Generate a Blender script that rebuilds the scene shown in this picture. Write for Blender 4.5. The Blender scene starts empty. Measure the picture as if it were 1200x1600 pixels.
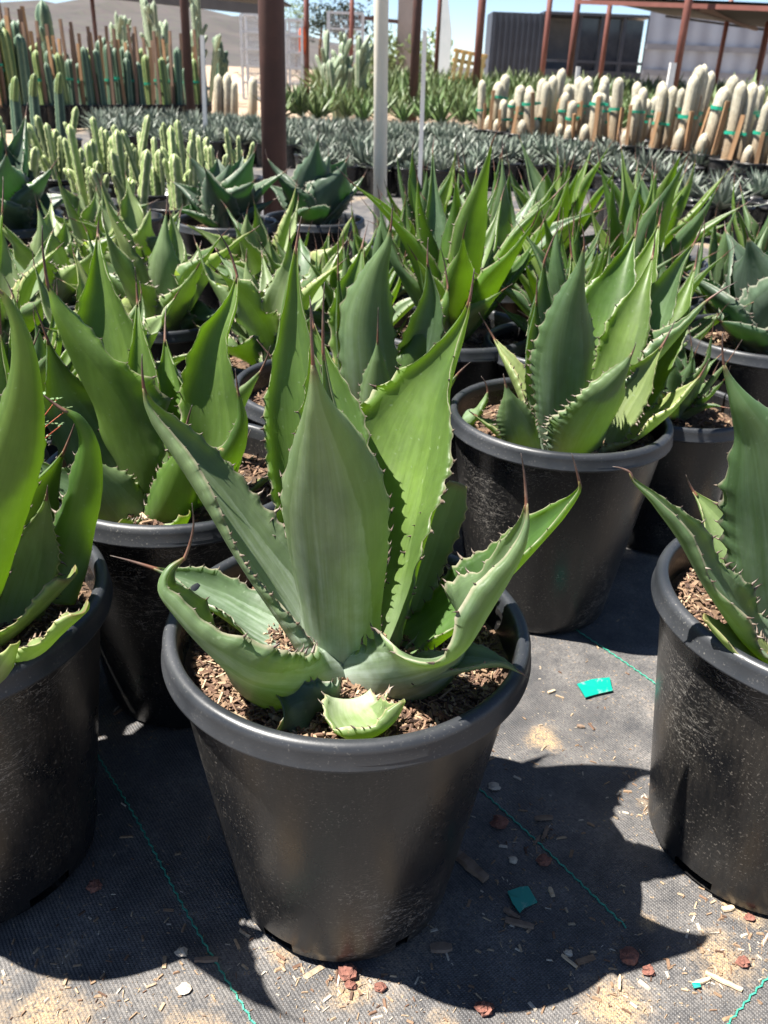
import bpy, math, random
import numpy as np
from mathutils import Vector, Matrix

# ------------------------------------------------------------------ camera, sky, sun, exposure
scene = bpy.context.scene
COL = scene.collection
CAM_F, CAM_P, CAM_R, CAM_H = 1329.66, .4818, .0417, .677     # focal length in photo pixels, pitch, roll, height
CAM = np.array([0., 0., CAM_H])
_F = np.array([0, math.cos(CAM_P), -math.sin(CAM_P)]); _U = np.array([0, math.sin(CAM_P), math.cos(CAM_P)]); _R = np.array([1., 0, 0])
_R2 = _R*math.cos(CAM_R) + _U*math.sin(CAM_R); _U2 = _U*math.cos(CAM_R) - _R*math.sin(CAM_R)
cd = bpy.data.cameras.new('camera'); cam = bpy.data.objects.new('camera', cd); COL.objects.link(cam)
m = Matrix.Identity(4)
for i in range(3):
    m[i][0] = _R2[i]; m[i][1] = _U2[i]; m[i][2] = -_F[i]; m[i][3] = CAM[i]
cam.matrix_world = m
cd.sensor_fit = 'HORIZONTAL'; cd.sensor_width = 36; cd.lens = 36*CAM_F/1200
cd.clip_start = .02; cd.clip_end = 3000
cd.dof.use_dof = True; cd.dof.focus_distance = .66; cd.dof.aperture_fstop = 20
scene.camera = cam
scene.render.resolution_x = 768; scene.render.resolution_y = 1024

SUN = Vector((-.495, -.055, 1.0)).normalized()               # towards the sun
world = bpy.data.worlds.new('World'); scene.world = world; world.use_nodes = True
wn = world.node_tree.nodes; wl = world.node_tree.links
sky = wn.new('ShaderNodeTexSky'); sky.sky_type = 'NISHITA'; sky.sun_disc = False
sky.sun_elevation = math.asin(SUN.z); sky.sun_rotation = math.atan2(SUN.x, SUN.y) % (2*math.pi)
sky.air_density = .55; sky.dust_density = .05; sky.ozone_density = 1.0
wl.new(sky.outputs[0], wn['Background'].inputs[0]); wn['Background'].inputs[1].default_value = .052
sl = bpy.data.lights.new('sun', 'SUN'); sl.energy = 5.0; sl.angle = math.radians(.53); sl.color = (1, .955, .88)
so = bpy.data.objects.new('sun', sl); COL.objects.link(so)
so.rotation_euler = SUN.to_track_quat('Z', 'Y').to_euler(); so.location = (-3, 0, 6)
vs = scene.view_settings
vs.view_transform = 'Standard'; vs.look = 'None'; vs.gamma = 1; vs.exposure = 1.9; vs.use_curve_mapping = False

# ------------------------------------------------------------------ helpers
rnd = random.Random(7)
def ray(x, y): return _F + _R2*((x-600)/CAM_F) - _U2*((y-800)/CAM_F)
def at(x, y, Y):                                             # a photo pixel at distance Y ahead
    d = ray(x, y); return CAM + d*(Y/d[1])
def atz(x, y, z):
    d = ray(x, y); return CAM + d*((z-CAM_H)/d[2])
def tag(o, label=None, cat=None, group=None, kind=None):
    if label: o['label'] = label
    if cat: o['category'] = cat
    if group: o['group'] = group
    if kind: o['kind'] = kind
    return o
def empty(name, loc=(0, 0, 0), rz=0):
    o = bpy.data.objects.new(name, None); o.empty_display_size = .05
    o.location = loc; o.rotation_euler = (0, 0, rz); COL.objects.link(o); return o
def link(name, me, parent=None, loc=None):
    o = bpy.data.objects.new(name, me); COL.objects.link(o)
    if parent: o.parent = parent
    if loc is not None: o.location = loc
    return o
def copy_tree(o, parent=None):
    c = o.copy(); COL.objects.link(c); c.parent = parent
    for ch in KIDS.get(o.name, []) or list(o.children): copy_tree(ch, c)
    return c
KIDS = {}
class MB:
    """collects geometry for one mesh"""
    def __init__(s): s.v = []; s.f = []; s.mi = []; s.a = []
    def add(s, vs, fs, mi=0, attr=None):
        n = len(s.v); s.v += [tuple(map(float, p)) for p in vs]
        s.f += [tuple(i+n for i in f) for f in fs]; s.mi += [mi]*len(fs)
        s.a += list(attr) if attr is not None else [(0., 0., 0.)]*len(vs)
    def box(s, c, size, rot=None, mi=0, taper=1.0, attr=None):
        sx, sy, sz = [q/2 for q in size]
        P = np.array([(x*(taper if z > 0 else 1), y*(taper if z > 0 else 1), z) for z in (-sz, sz) for x, y in ((-sx, -sy), (sx, -sy), (sx, sy), (-sx, sy))])
        if rot is not None: P = P @ np.array(rot).T
        s.add(P + np.array(c), [(0, 3, 2, 1), (4, 5, 6, 7), (0, 1, 5, 4), (1, 2, 6, 5), (2, 3, 7, 6), (3, 0, 4, 7)], mi, [attr]*8 if attr else None)
    def beam(s, a, b, w, h=None, mi=0, up=(0, 0, 1)):
        a = np.array(a, float); b = np.array(b, float); d = b-a; L = np.linalg.norm(d); d = d/L
        u = np.array(up, float)
        if abs(d @ u) > .98: u = np.array([0, 1., 0])
        x = np.cross(u, d); x /= np.linalg.norm(x); y = np.cross(d, x)
        s.box((a+b)/2, (w, h or w, L), np.stack([x, y, d], 1), mi)
    def tube(s, pts, rad, n=8, mi=0, cap=True, attr=None):
        pts = np.array(pts, float); k = len(pts); T = np.gradient(pts, axis=0); T /= np.linalg.norm(T, axis=1)[:, None]+1e-12
        ref = np.array([0, 0, 1.]) if abs(T[0][2]) < .9 else np.array([1., 0, 0])
        V = []
        rad = np.broadcast_to(np.array(rad, float), (k,))
        for i in range(k):
            x = np.cross(ref, T[i]); x /= np.linalg.norm(x)+1e-12; y = np.cross(T[i], x)
            for j in range(n):
                a = 2*math.pi*j/n; V.append(pts[i] + rad[i]*(x*math.cos(a)+y*math.sin(a)))
        Fc = [(i*n+j, i*n+(j+1) % n, (i+1)*n+(j+1) % n, (i+1)*n+j) for i in range(k-1) for j in range(n)]
        if cap: Fc += [tuple(range(n-1, -1, -1)), tuple((k-1)*n+j for j in range(n))]
        s.add(V, Fc, mi, attr)
    def lathe(s, prof, n=48, c=(0, 0, 0), mi=0, skip=None, close=False):
        V = [(c[0]+r*math.cos(2*math.pi*j/n), c[1]+r*math.sin(2*math.pi*j/n), c[2]+z) for r, z in prof for j in range(n)]
        k = len(prof); Fc = []
        for i in range(k-1 if not close else k):
            for j in range(n):
                if skip and skip(i, j): continue
                i2 = (i+1) % k; Fc.append((i*n+j, i*n+(j+1) % n, i2*n+(j+1) % n, i2*n+j))
        s.add(V, Fc, mi)
    def mesh(s, name, mats, smooth=False):
        me = bpy.data.meshes.new(name); me.from_pydata(s.v, [], s.f)
        for mt in (mats if isinstance(mats, (list, tuple)) else [mats]): me.materials.append(mt)
        if any(s.mi): me.polygons.foreach_set('material_index', s.mi)
        if any(a != (0., 0., 0.) for a in s.a):
            at_ = me.attributes.new('lf', 'FLOAT_VECTOR', 'POINT'); at_.data.foreach_set('vector', np.array(s.a, float).ravel())
        if smooth: me.polygons.foreach_set('use_smooth', [True]*len(s.f))
        me.update(); return me
    def build(s, name, mats, parent=None, smooth=False, loc=None):
        return link(name, s.mesh(name, mats, smooth), parent, loc)

# ------------------------------------------------------------------ materials
class NT:
    def __init__(s, name):
        s.m = bpy.data.materials.new(name); s.m.use_nodes = True; s.t = s.m.node_tree; s.n = s.t.nodes; s.l = s.t.links
        s.b = s.n['Principled BSDF']; s.out = s.n['Material Output']
    def node(s, typ, **kw):
        q = s.n.new('ShaderNode'+typ)
        for k, v in kw.items():
            if k in q.inputs: s.inp(q, k, v)
            else: setattr(q, k, v)
        return q
    def inp(s, q, k, v):
        if isinstance(v, bpy.types.NodeSocket): s.l.new(v, q.inputs[k])
        else: q.inputs[k].default_value = v
    def coord(s, kind='Object'): return s.node('TexCoord').outputs[kind]
    def scale(s, vec, sc):
        q = s.node('Mapping'); q.inputs['Scale'].default_value = sc; s.l.new(vec, q.inputs['Vector']); return q.outputs[0]
    def noise(s, vec, sc, det=4, rough=.55, dist=0):
        q = s.node('TexNoise'); s.l.new(vec, q.inputs['Vector']); q.inputs['Scale'].default_value = sc
        q.inputs['Detail'].default_value = det; q.inputs['Roughness'].default_value = rough; q.inputs['Distortion'].default_value = dist
        return q.outputs['Fac']
    def ramp(s, fac, stops):
        q = s.node('ValToRGB'); s.l.new(fac, q.inputs[0]); e = q.color_ramp.elements
        while len(e) < len(stops): e.new(.5)
        for i, (p, c) in enumerate(stops):
            e[i].position = p; e[i].color = (c, c, c, 1) if isinstance(c, (int, float)) else (*c, 1)
        return q.outputs[0]
    def mix(s, fac, a, b, mode='MIX'):
        q = s.node('MixRGB', blend_type=mode)
        for i, v in enumerate((fac, a, b)):
            if isinstance(v, bpy.types.NodeSocket): s.l.new(v, q.inputs[i])
            elif isinstance(v, (int, float)): q.inputs[i].default_value = v if i == 0 else (v, v, v, 1)
            else: q.inputs[i].default_value = (*v, 1)
        return q.outputs[0]
    def math(s, op, a, b=0., c=None):
        q = s.node('Math', operation=op)
        for i, v in enumerate((a, b, c)):
            if v is None: continue
            if isinstance(v, bpy.types.NodeSocket): s.l.new(v, q.inputs[i])
            else: q.inputs[i].default_value = v
        return q.outputs[0]
    def bump(s, h, st=.3, dist=.002):
        q = s.node('Bump'); s.l.new(h, q.inputs['Height']); q.inputs['Strength'].default_value = st; q.inputs['Distance'].default_value = dist
        s.l.new(q.outputs[0], s.b.inputs['Normal']); return q.outputs[0]
    def set(s, **kw):
        for k, v in kw.items():
            k = k.replace('_', ' ')
            if isinstance(v, bpy.types.NodeSocket): s.l.new(v, s.b.inputs[k])
            elif isinstance(v, tuple) and len(v) == 3: s.b.inputs[k].default_value = (*v, 1)
            else: s.b.inputs[k].default_value = v
        return s.m
    def attr(s):
        q = s.node('Attribute'); q.attribute_name = 'lf'; sp = s.node('SeparateXYZ'); s.l.new(q.outputs['Vector'], sp.inputs[0]); return sp.outputs

def leaf_mat(name, col, col2, bloom, trans, bloomcol=(.22, .30, .22), transcol=(.52, .74, .09), rough=.42, edge=(.30, .27, .20)):
    t = NT(name); P = t.coord(); A = t.attr(); oi = t.node('ObjectInfo').outputs['Random']
    n1 = t.noise(P, 14, 4); n2 = t.noise(P, 90, 5, .65)
    ln = t.noise(t.scale(P, (160, 160, 12)), 1, 3)
    c = t.mix(t.ramp(n1, [(.3, 0.), (.72, 1.)]), col, col2)
    c = t.mix(.35, c, t.ramp(ln, [(.3, .35), (.7, 1.)]), 'MULTIPLY')
    hs = t.node('HueSaturation'); t.l.new(c, hs.inputs['Color']); t.l.new(t.math('MULTIPLY_ADD', oi, .5, .78), hs.inputs['Value']); t.l.new(t.math('MULTIPLY_ADD', oi, -.045, .522), hs.inputs['Hue'])
    c = hs.outputs[0]
    # waxy bloom near the base and in blotches
    b = t.math('MULTIPLY', t.ramp(A[0], [(0., 1.), (.55, .28), (1., .1)]), t.ramp(n2, [(.3, .45), (.75, 1.)]))
    b = t.math('MULTIPLY', b, t.math('MULTIPLY_ADD', n1, .9, .3))
    b = t.math('MULTIPLY', b, bloom)
    sv = t.node('CombineXYZ'); t.l.new(A[0], sv.inputs[0]); t.l.new(A[1], sv.inputs[1]); t.l.new(A[2], sv.inputs[2])
    st = t.noise(t.scale(sv.outputs[0], (1.6, 4.5, 3.)), 1.3, 4, .6, .3)
    b = t.math('MULTIPLY', b, t.ramp(st, [(.34, .25), (.62, 1.35)]))
    # imprint of the neighbouring leaf's margin, left in the bloom
    im = t.math('ADD', t.math('ABSOLUTE', t.math('ADD', A[1], .12)), t.math('MULTIPLY_ADD', A[0], .5, -.78))
    im = t.math('ADD', im, t.math('MULTIPLY_ADD', t.noise(t.scale(sv.outputs[0], (26, 3, 1)), 1., 2), .09, -.045))
    b = t.math('MULTIPLY', b, t.ramp(im, [(.0, 1.), (.018, .22)]))
    c = t.mix(t.math('MULTIPLY', t.ramp(im, [(-.0, 0.), (.02, 1.)]), .30), c, (.03, .06, .022))
    c = t.mix(b, c, bloomcol)
    c = t.mix(.6, c, t.ramp(t.noise(t.scale(sv.outputs[0], (2.5, 34, 2)), 1., 3, .6), [(.3, .62), (.7, 1.)]), 'MULTIPLY')
    c = t.mix(t.math('MULTIPLY', t.ramp(A[0], [(.02, .75), (.26, 0.)]), t.ramp(n2, [(.25, .6), (.6, 1.)])), c, bloomcol)
    # small pale water spots
    vo = t.node('TexVoronoi', feature='DISTANCE_TO_EDGE'); vo.inputs['Scale'].default_value = 60
    sp = t.ramp(t.noise(P, 210, 2, .5), [(.68, 0.), (.74, .28)])
    c = t.mix(sp, c, (.30, .38, .24))
    # horny margin and scuffs; default edge colour paled to imitate a sunlit highlight
    av = t.math('ABSOLUTE', A[1])
    eg = t.math('MULTIPLY', t.ramp(av, [(.93, 0.), (.985, 1.)]), t.ramp(n2, [(.25, .3), (.6, .95)]))
    c = t.mix(eg, c, edge)
    # withered brown tips
    c = t.mix(t.math('MULTIPLY', t.ramp(A[0], [(.955, 0.), (.99, .9)]), t.ramp(n2, [(.3, .3), (.6, 1.)])), c, (.16, .10, .05))
    # dry dead patches
    dd = t.math('MULTIPLY', t.ramp(t.noise(P, 24, 6, .75), [(.655, 0.), (.69, 1.)]), t.ramp(av, [(.45, 0.), (.9, 1.)]))
    c = t.mix(dd, c, (.33, .24, .13))
    t.set(Base_Color=c, Roughness=t.ramp(n2, [(.2, rough-.08), (.8, rough+.16)]), Specular_IOR_Level=.42)
    t.bump(t.math('ADD', ln, t.math('MULTIPLY', n2, .7)), .22, .0008)
    tr = t.node('BsdfTranslucent'); t.l.new(t.mix(.55, transcol, t.ramp(n1, [(.25, .45), (.75, 1.)]), 'MULTIPLY'), tr.inputs[0])
    ms = t.node('MixShader'); ms.inputs[0].default_value = trans
    t.l.new(t.b.outputs[0], ms.inputs[1]); t.l.new(tr.outputs[0], ms.inputs[2]); t.l.new(ms.outputs[0], t.out.inputs[0])
    return t.m
LEAF = leaf_mat('agave_leaf', (.080, .140, .062), (.130, .205, .082), .95, .30, (.28, .37, .29))
LEAFH = leaf_mat('agave_leaf_waxy', (.096, .156, .072), (.160, .232, .102), 1.5, .28, (.42, .50, .42))
LEAFB = leaf_mat('agave_leaf_bright', (.074, .140, .030), (.132, .222, .042), .36, .40, (.27, .36, .20))
LEAFP = leaf_mat('agave_leaf_pale', (.16, .22, .095), (.25, .33, .15), .7, .30, (.42, .48, .38), edge=(.5, .46, .34))
LEAFD = leaf_mat('agave_leaf_blue', (.072, .112, .078), (.115, .165, .112), .9, .24, (.26, .33, .27), (.3, .6, .15), edge=(.3, .3, .24))
LEAFC = leaf_mat('agave_leaf_old', (.19, .26, .085), (.28, .35, .13), .75, .30, (.42, .48, .33), edge=(.4, .34, .2))

t = NT('thorn'); P = t.coord(); A = t.attr()
c = t.mix(t.ramp(t.noise(P, 70, 3), [(.35, 0.), (.65, 1.)]), (.055, .03, .022), (.16, .125, .095))
c = t.mix(t.ramp(A[0], [(.0, .0), (.35, .15), (1., .85)]), c, (.018, .014, .014))
THORN = t.set(Base_Color=c, Roughness=.5)
t = NT('thorn_pale'); P = t.coord(); A = t.attr()
c = t.mix(t.ramp(t.noise(P, 60, 3), [(.35, 0.), (.65, 1.)]), (.30, .27, .22), (.16, .10, .07))
c = t.mix(t.ramp(A[0], [(.0, .0), (.5, .1), (1., .8)]), c, (.05, .03, .025))
THORNP = t.set(Base_Color=c, Roughness=.5)
t = NT('spine'); P = t.coord(); A = t.attr()
c = t.ramp(A[0], [(0., (.15, .14, .06)), (.10, (.12, .045, .022)), (.5, (.07, .035, .025)), (1., (.028, .022, .02))])
c = t.mix(t.ramp(t.noise(P, 120, 3), [(.45, 0.), (.75, .45)]), c, (.18, .13, .10))
SPINE = t.set(Base_Color=c, Roughness=.55)

def pot_mat(name, dust):
    t = NT(name); P = t.coord(); G = t.node('NewGeometry').outputs['Position']
    n1 = t.noise(P, 9, 5, .6); n2 = t.noise(P, 420, 3, .6); n3 = t.noise(t.scale(P, (60, 60, 7)), 5, 4, .6)
    sc = t.node('TexWave', wave_type='BANDS'); 
    c = t.mix(t.ramp(n3, [(.3, 0.), (.7, 1.)]), (.0055, .006, .007), (.0105, .0105, .011))
    d = t.math('MULTIPLY', t.ramp(n1, [(.42, .04), (.70, 1.)]), t.ramp(n3, [(.3, .3), (.75, 1.)]))
    c = t.mix(t.math('MULTIPLY', d, dust), c, (.17, .14, .105))
    sp = t.math('MULTIPLY', t.ramp(n2, [(.60, 0.), (.68, 1.)]), t.ramp(t.noise(P, 16, 3), [(.42, .05), (.65, .8)]))
    c = t.mix(sp, c, (.20, .18, .155))
    # scuffs: thin curved scratches
    w = t.node('TexNoise'); t.l.new(t.scale(P, (9, 9, 30)), w.inputs['Vector']); w.inputs['Scale'].default_value = 4.5; w.inputs['Detail'].default_value = 6; w.inputs['Distortion'].default_value = 1.6
    scr = t.ramp(w.outputs['Fac'], [(.485, 0.), (.497, 1.), (.503, 1.), (.515, 0.)])
    scr = t.math('MULTIPLY', scr, t.ramp(t.noise(P, 7, 2), [(.5, 0.), (.64, .55)]))
    c = t.mix(scr, c, (.33, .31, .28))
    t.set(Base_Color=c, Roughness=t.ramp(n1, [(.3, .20), (.7, .40)]), Specular_IOR_Level=.42)
    t.bump(t.math('ADD', n2, t.math('MULTIPLY', n3, 1.2)), .13, .001)
    return t.m
POT = pot_mat('pot_plastic', .06); POTD = pot_mat('pot_plastic_dusty', .15)

t = NT('rim_plastic'); P = t.coord(); n1 = t.noise(P, 11, 5, .6); n2 = t.noise(P, 500, 3, .6)
c = t.mix(t.ramp(n1, [(.35, 0.), (.7, 1.)]), (.013, .015, .018), (.030, .032, .036)); c = t.mix(t.math('MULTIPLY', t.ramp(n2, [(.62, 0.), (.7, .6)]), t.ramp(n1, [(.4, .1), (.65, 1.)])), c, (.2, .19, .17))  # rim base lighter and bluer than the body, imitating sun and sky sheen
t.set(Base_Color=c, Roughness=t.ramp(n1, [(.3, .34), (.7, .5)])); t.bump(n2, .1, .0008); RIM = t.m
t = NT('soil'); P = t.coord(); n1 = t.noise(P, 60, 6, .7); n2 = t.noise(P, 300, 4, .7)
c = t.ramp(n1, [(.3, (.03, .018, .012)), (.5, (.10, .058, .033)), (.7, (.21, .13, .07))])
t.set(Base_Color=c, Roughness=.95); t.bump(t.math('ADD', n1, n2), .9, .006); SOIL = t.m
t = NT('mulch'); P = t.coord(); A = t.attr()
c = t.ramp(A[0], [(0., (.05, .028, .02)), (.3, (.14, .078, .048)), (.6, (.28, .19, .115)), (.85, (.44, .34, .22)), (1., (.13, .11, .095))])
c = t.mix(t.ramp(t.noise(t.scale(P, (300, 300, 300)), 1, 4), [(.35, .5), (.65, 0.)]), c, (.07, .035, .02))
t.set(Base_Color=c, Roughness=.9); MULCH = t.m

def simple(name, c1, c2, sc=20, rough=.8, bump=.2, dist=.003, stretch=(1, 1, 1), **kw):
    t = NT(name); P = t.scale(t.coord(), stretch); n = t.noise(P, sc, 5, .65)
    t.set(Base_Color=t.mix(t.ramp(n, [(.3, 0.), (.7, 1.)]), c1, c2), Roughness=rough, **kw)
    if bump: t.bump(n, bump, dist)
    return t.m
RUST = simple('rusty_steel', (.045, .020, .016), (.085, .034, .026), 9, .62, .25)
RUSTR = simple('red_oxide_steel', (.12, .038, .028), (.17, .06, .045), 6, .6, .1)
PVC = simple('white_pvc', (.66, .61, .50), (.78, .73, .62), 4, .4, .05)
STAKEW = simple('white_stake', (.55, .53, .50), (.68, .66, .62), 8, .6, .05)
WOOD = simple('stake_wood', (.22, .115, .055), (.42, .25, .125), 30, .85, .3, .002, (1, 1, .12))
WOODG = simple('old_stake_wood', (.12, .075, .05), (.24, .15, .10), 30, .9, .3, .002, (1, 1, .12))
CHIP = simple('weathered_wood', (.10, .065, .045), (.24, .17, .12), 60, .9, .4, .002, (1, 1, 1))
CHIPL = simple('pale_wood', (.36, .26, .16), (.55, .43, .29), 60, .9, .3, .002)
TIE = simple('green_tie', (.0, .20, .115), (.01, .28, .17), 40, .45, .05)
LAVA = simple('lava_rock', (.10, .035, .025), (.24, .105, .075), 90, .95, 1.0, .006)
STONE = simple('pale_stone', (.30, .25, .19), (.48, .42, .34), 60, .9, .5, .003)
METAL = simple('galvanised_wire', (.42, .43, .45), (.6, .6, .62), 20, .4, 0, Metallic=.5)
PALLET = simple('pallet_wood', (.50, .30, .10), (.62, .42, .18), 12, .8, .1)
ORANGE = simple('orange_vest', (.75, .09, .015), (.85, .14, .03), 12, .7, .05)
DKSHED = simple('dark_shed', (.018, .024, .038), (.035, .045, .065), 2, .5, .05)
GREYIN = simple('shed_lining', (.16, .18, .21), (.24, .26, .29), 2, .7, .05)
SHADEC = simple('shade_cloth', (.035, .036, .04), (.06, .06, .066), 1.5, .9, .1)

def stem_mat(name, c1, c2, rib, amt, rough=.55, low=None):
    t = NT(name); P = t.coord(); A = t.attr(); oi = t.node('ObjectInfo').outputs['Random']
    n = t.noise(P, 26, 4, .6); n2 = t.noise(P, 140, 3, .6)
    c = t.mix(t.ramp(n, [(.3, 0.), (.7, 1.)]), c1, c2)
    hs = t.node('HueSaturation'); t.l.new(c, hs.inputs['Color']); t.l.new(t.math('MULTIPLY_ADD', oi, .45, .78), hs.inputs['Value']); c = hs.outputs[0]
    r = t.math('MULTIPLY', t.ramp(A[1], [(.55, 0.), (.95, 1.)]), t.ramp(n2, [(.3, .35), (.65, 1.)]))
    c = t.mix(t.math('MULTIPLY', r, amt), c, rib)
    if low: c = t.mix(t.ramp(A[0], [(.0, .95), (.8, 0.)]), c, low)
    t.set(Base_Color=c, Roughness=rough); t.bump(n2, .95 if low else .4, .014 if low else .004); return t.m
CEREUS = stem_mat('column_cactus', (.018, .05, .032), (.04, .09, .05), (.22, .29, .17), .75)
CEREUSY = stem_mat('column_cactus_green', (.06, .11, .03), (.11, .17, .05), (.42, .46, .16), .7)
EUPH = stem_mat('variegated_spurge', (.10, .17, .055), (.22, .29, .09), (.62, .62, .34), .9)
EUPHF = stem_mat('grey_spurge', (.09, .14, .09), (.17, .23, .14), (.5, .52, .36), .8)
WHITEC = stem_mat('white_cactus', (.40, .36, .25), (.60, .56, .43), (.70, .67, .57), .75, .95, (.26, .16, .08))
def rosette_mat(name, c1, c2, edge, amt, tr=.15):
    t = NT(name); P = t.coord(); A = t.attr(); oi = t.node('ObjectInfo').outputs['Random']
    n = t.noise(P, 30, 3); c = t.mix(t.ramp(n, [(.3, 0.), (.7, 1.)]), c1, c2)
    hs = t.node('HueSaturation'); t.l.new(c, hs.inputs['Color']); t.l.new(t.math('MULTIPLY_ADD', oi, .5, .75), hs.inputs['Value']); t.l.new(t.math('MULTIPLY_ADD', oi, .03, .485), hs.inputs['Hue']); c = hs.outputs[0]
    c = t.mix(t.math('MULTIPLY', t.ramp(A[1], [(.5, 0.), (1., 1.)]), amt), c, edge)
    t.set(Base_Color=c, Roughness=.45)
    q = t.node('BsdfTranslucent'); t.l.new(c, q.inputs[0]); ms = t.node('MixShader'); ms.inputs[0].default_value = tr
    t.l.new(t.b.outputs[0], ms.inputs[1]); t.l.new(q.outputs[0], ms.inputs[2]); t.l.new(ms.outputs[0], t.out.inputs[0]); return t.m
ROSB = rosette_mat('blue_rosette', (.062, .090, .064), (.13, .165, .12), (.46, .48, .41), .65)
ROSG = rosette_mat('green_rosette', (.045, .09, .025), (.12, .19, .05), (.34, .40, .16), .4, .3)
ROSP = rosette_mat('pale_rosette', (.12, .18, .07), (.24, .31, .13), (.5, .52, .3), .4, .3)
SPRIG = rosette_mat('weed_leaf', (.12, .20, .09), (.22, .32, .15), (.35, .42, .25), .3, .3)
SPRIGS = simple('weed_stem', (.30, .06, .03), (.36, .10, .05), 30, .6, 0)

# ground materials
t = NT('woven_mat'); G = t.node('NewGeometry').outputs['Position']
rot = t.node('Mapping'); rot.inputs['Rotation'].default_value = (0, 0, .93); t.l.new(G, rot.inputs['Vector']); Q = rot.outputs[0]
w1 = t.node('TexWave', wave_type='BANDS', bands_direction='X'); t.l.new(Q, w1.inputs['Vector']); w1.inputs['Scale'].default_value = 150; w1.inputs['Distortion'].default_value = .6; w1.inputs['Detail'].default_value = 1
w2 = t.node('TexWave', wave_type='BANDS', bands_direction='Y'); t.l.new(Q, w2.inputs['Vector']); w2.inputs['Scale'].default_value = 110; w2.inputs['Distortion'].default_value = .6; w2.inputs['Detail'].default_value = 1
wv = t.math('MULTIPLY', w1.outputs['Fac'], w2.outputs['Fac'])
c = t.mix(t.ramp(wv, [(.05, 0.), (.6, 1.)]), (.012, .013, .016), (.052, .052, .056))
nb = t.noise(G, 2.6, 5, .6, .4); nm = t.noise(G, 17, 6, .7); nf = t.noise(G, 380, 3, .7); ng = t.noise(G, 1500, 2, .6)
dust = t.math('MULTIPLY', t.ramp(nm, [(.32, .12), (.72, 1.)]), t.ramp(nf, [(.35, .25), (.62, 1.)]))
c = t.mix(t.math('MULTIPLY', t.math('MULTIPLY', dust, t.ramp(nb, [(.35, .45), (.65, 1.)])), .84), c, (.30, .275, .25))
# fine sand drifted onto the cloth in patches
sm = t.math('ADD', t.math('MULTIPLY', nb, 1.1), t.math('MULTIPLY', nm, .45))
for (sx, sy, sr) in ((545, 1535, .05), (1130, 1500, .07), (1012, 1250, .035), (60, 1590, .12), (960, 1575, .07), (700, 1625, .07), (1165, 1415, .06), (1080, 690, .10), (850, 1150, .05), (1010, 1440, .03), (450, 1480, .035), (545, 380, .35), (1000, 700, .06), (300, 1640, .1)):
    pc = atz(sx, sy, 0); vd = t.node('VectorMath', operation='DISTANCE'); t.l.new(G, vd.inputs[0]); vd.inputs[1].default_value = (pc[0], pc[1], 0)
    sm = t.math('MAXIMUM', sm, t.math('ADD', t.math('MULTIPLY_ADD', vd.outputs['Value'], -.42/sr, .72), t.math('MULTIPLY', nm, .62)))
sm = t.math('MULTIPLY', t.ramp(sm, [(.84, 0.), (1.02, 1.)]), t.ramp(nf, [(.34, .0), (.56, 1.)]))
spk = t.math('MULTIPLY', t.ramp(t.noise(G, 260, 2, .5), [(.66, 0.), (.70, 1.)]), t.ramp(nm, [(.4, .15), (.6, 1.)]))
sm = t.math('MAXIMUM', sm, t.math('MULTIPLY', spk, .85))
sand = t.ramp(ng, [(.3, (.13, .08, .042)), (.5, (.30, .205, .11)), (.72, (.52, .40, .25))])
c = t.mix(sm, c, sand)
t.set(Base_Color=c, Roughness=t.ramp(sm, [(0., .55), (1., .95)]))
t.bump(t.math('ADD', t.math('MULTIPLY', wv, .8), t.math('MULTIPLY', t.math('ADD', nf, ng), .6)), .55, .0016); MAT = t.m
t = NT('desert_soil'); G = t.node('NewGeometry').outputs['Position']
n1 = t.noise(G, 1.2, 6, .65); n2 = t.noise(G, 30, 5, .7)
c = t.mix(t.ramp(n1, [(.3, 0.), (.7, 1.)]), (.23, .165, .11), (.40, .31, .22)); c = t.mix(t.ramp(n2, [(.3, .5), (.6, 0.)]), c, (.13, .09, .06))
t.set(Base_Color=c, Roughness=.95); t.bump(n2, .6, .02); DIRT = t.m
t = NT('hill'); G = t.node('NewGeometry').outputs['Position']; n1 = t.noise(G, .05, 6, .7); n2 = t.noise(G, .6, 4, .7)
c = t.mix(t.ramp(n1, [(.35, 0.), (.65, 1.)]), (.034, .027, .030), (.066, .050, .050)); c = t.mix(t.ramp(n2, [(.4, 0.), (.62, .6)]), c, (.05, .055, .036))
t.set(Base_Color=c, Roughness=1.); HILL = t.m
STITCH = simple('green_stitch', (.01, .17, .115), (.05, .31, .22), 300, .6, .1)
t = NT('green_tape'); G = t.coord(); n = t.noise(G, 60, 5, .7)
t.set(Base_Color=t.mix(t.ramp(n, [(.58, 0.), (.7, .55)]), (.0, .21, .16), (.42, .44, .36)), Roughness=.4); TAPE = t.m
t = NT('white_sheet'); G = t.coord(); n = t.noise(G, 1.4, 3)
t.set(Base_Color=t.mix(n, (.17, .195, .25), (.27, .295, .35)), Roughness=.6); SHEET = t.m

# ------------------------------------------------------------------ ground, hill
g = MB(); N = 48; rr = [0, 3, 8, 20, 60, 200, 900]
for i, r in enumerate(rr[1:]): pass
V = [(0, 0, -.02)]; Fc = []
for r in rr[1:]:
    V += [(r*math.cos(2*math.pi*j/N), r*math.sin(2*math.pi*j/N), -.02) for j in range(N)]
Fc += [(0, 1+j, 1+(j+1) % N) for j in range(N)]
for i in range(len(rr)-2):
    a = 1+i*N; b = a+N; Fc += [(a+j, b+j, b+(j+1) % N, a+(j+1) % N) for j in range(N)]
g.add(V, Fc); tag(g.build('ground', DIRT), kind='structure')
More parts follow.
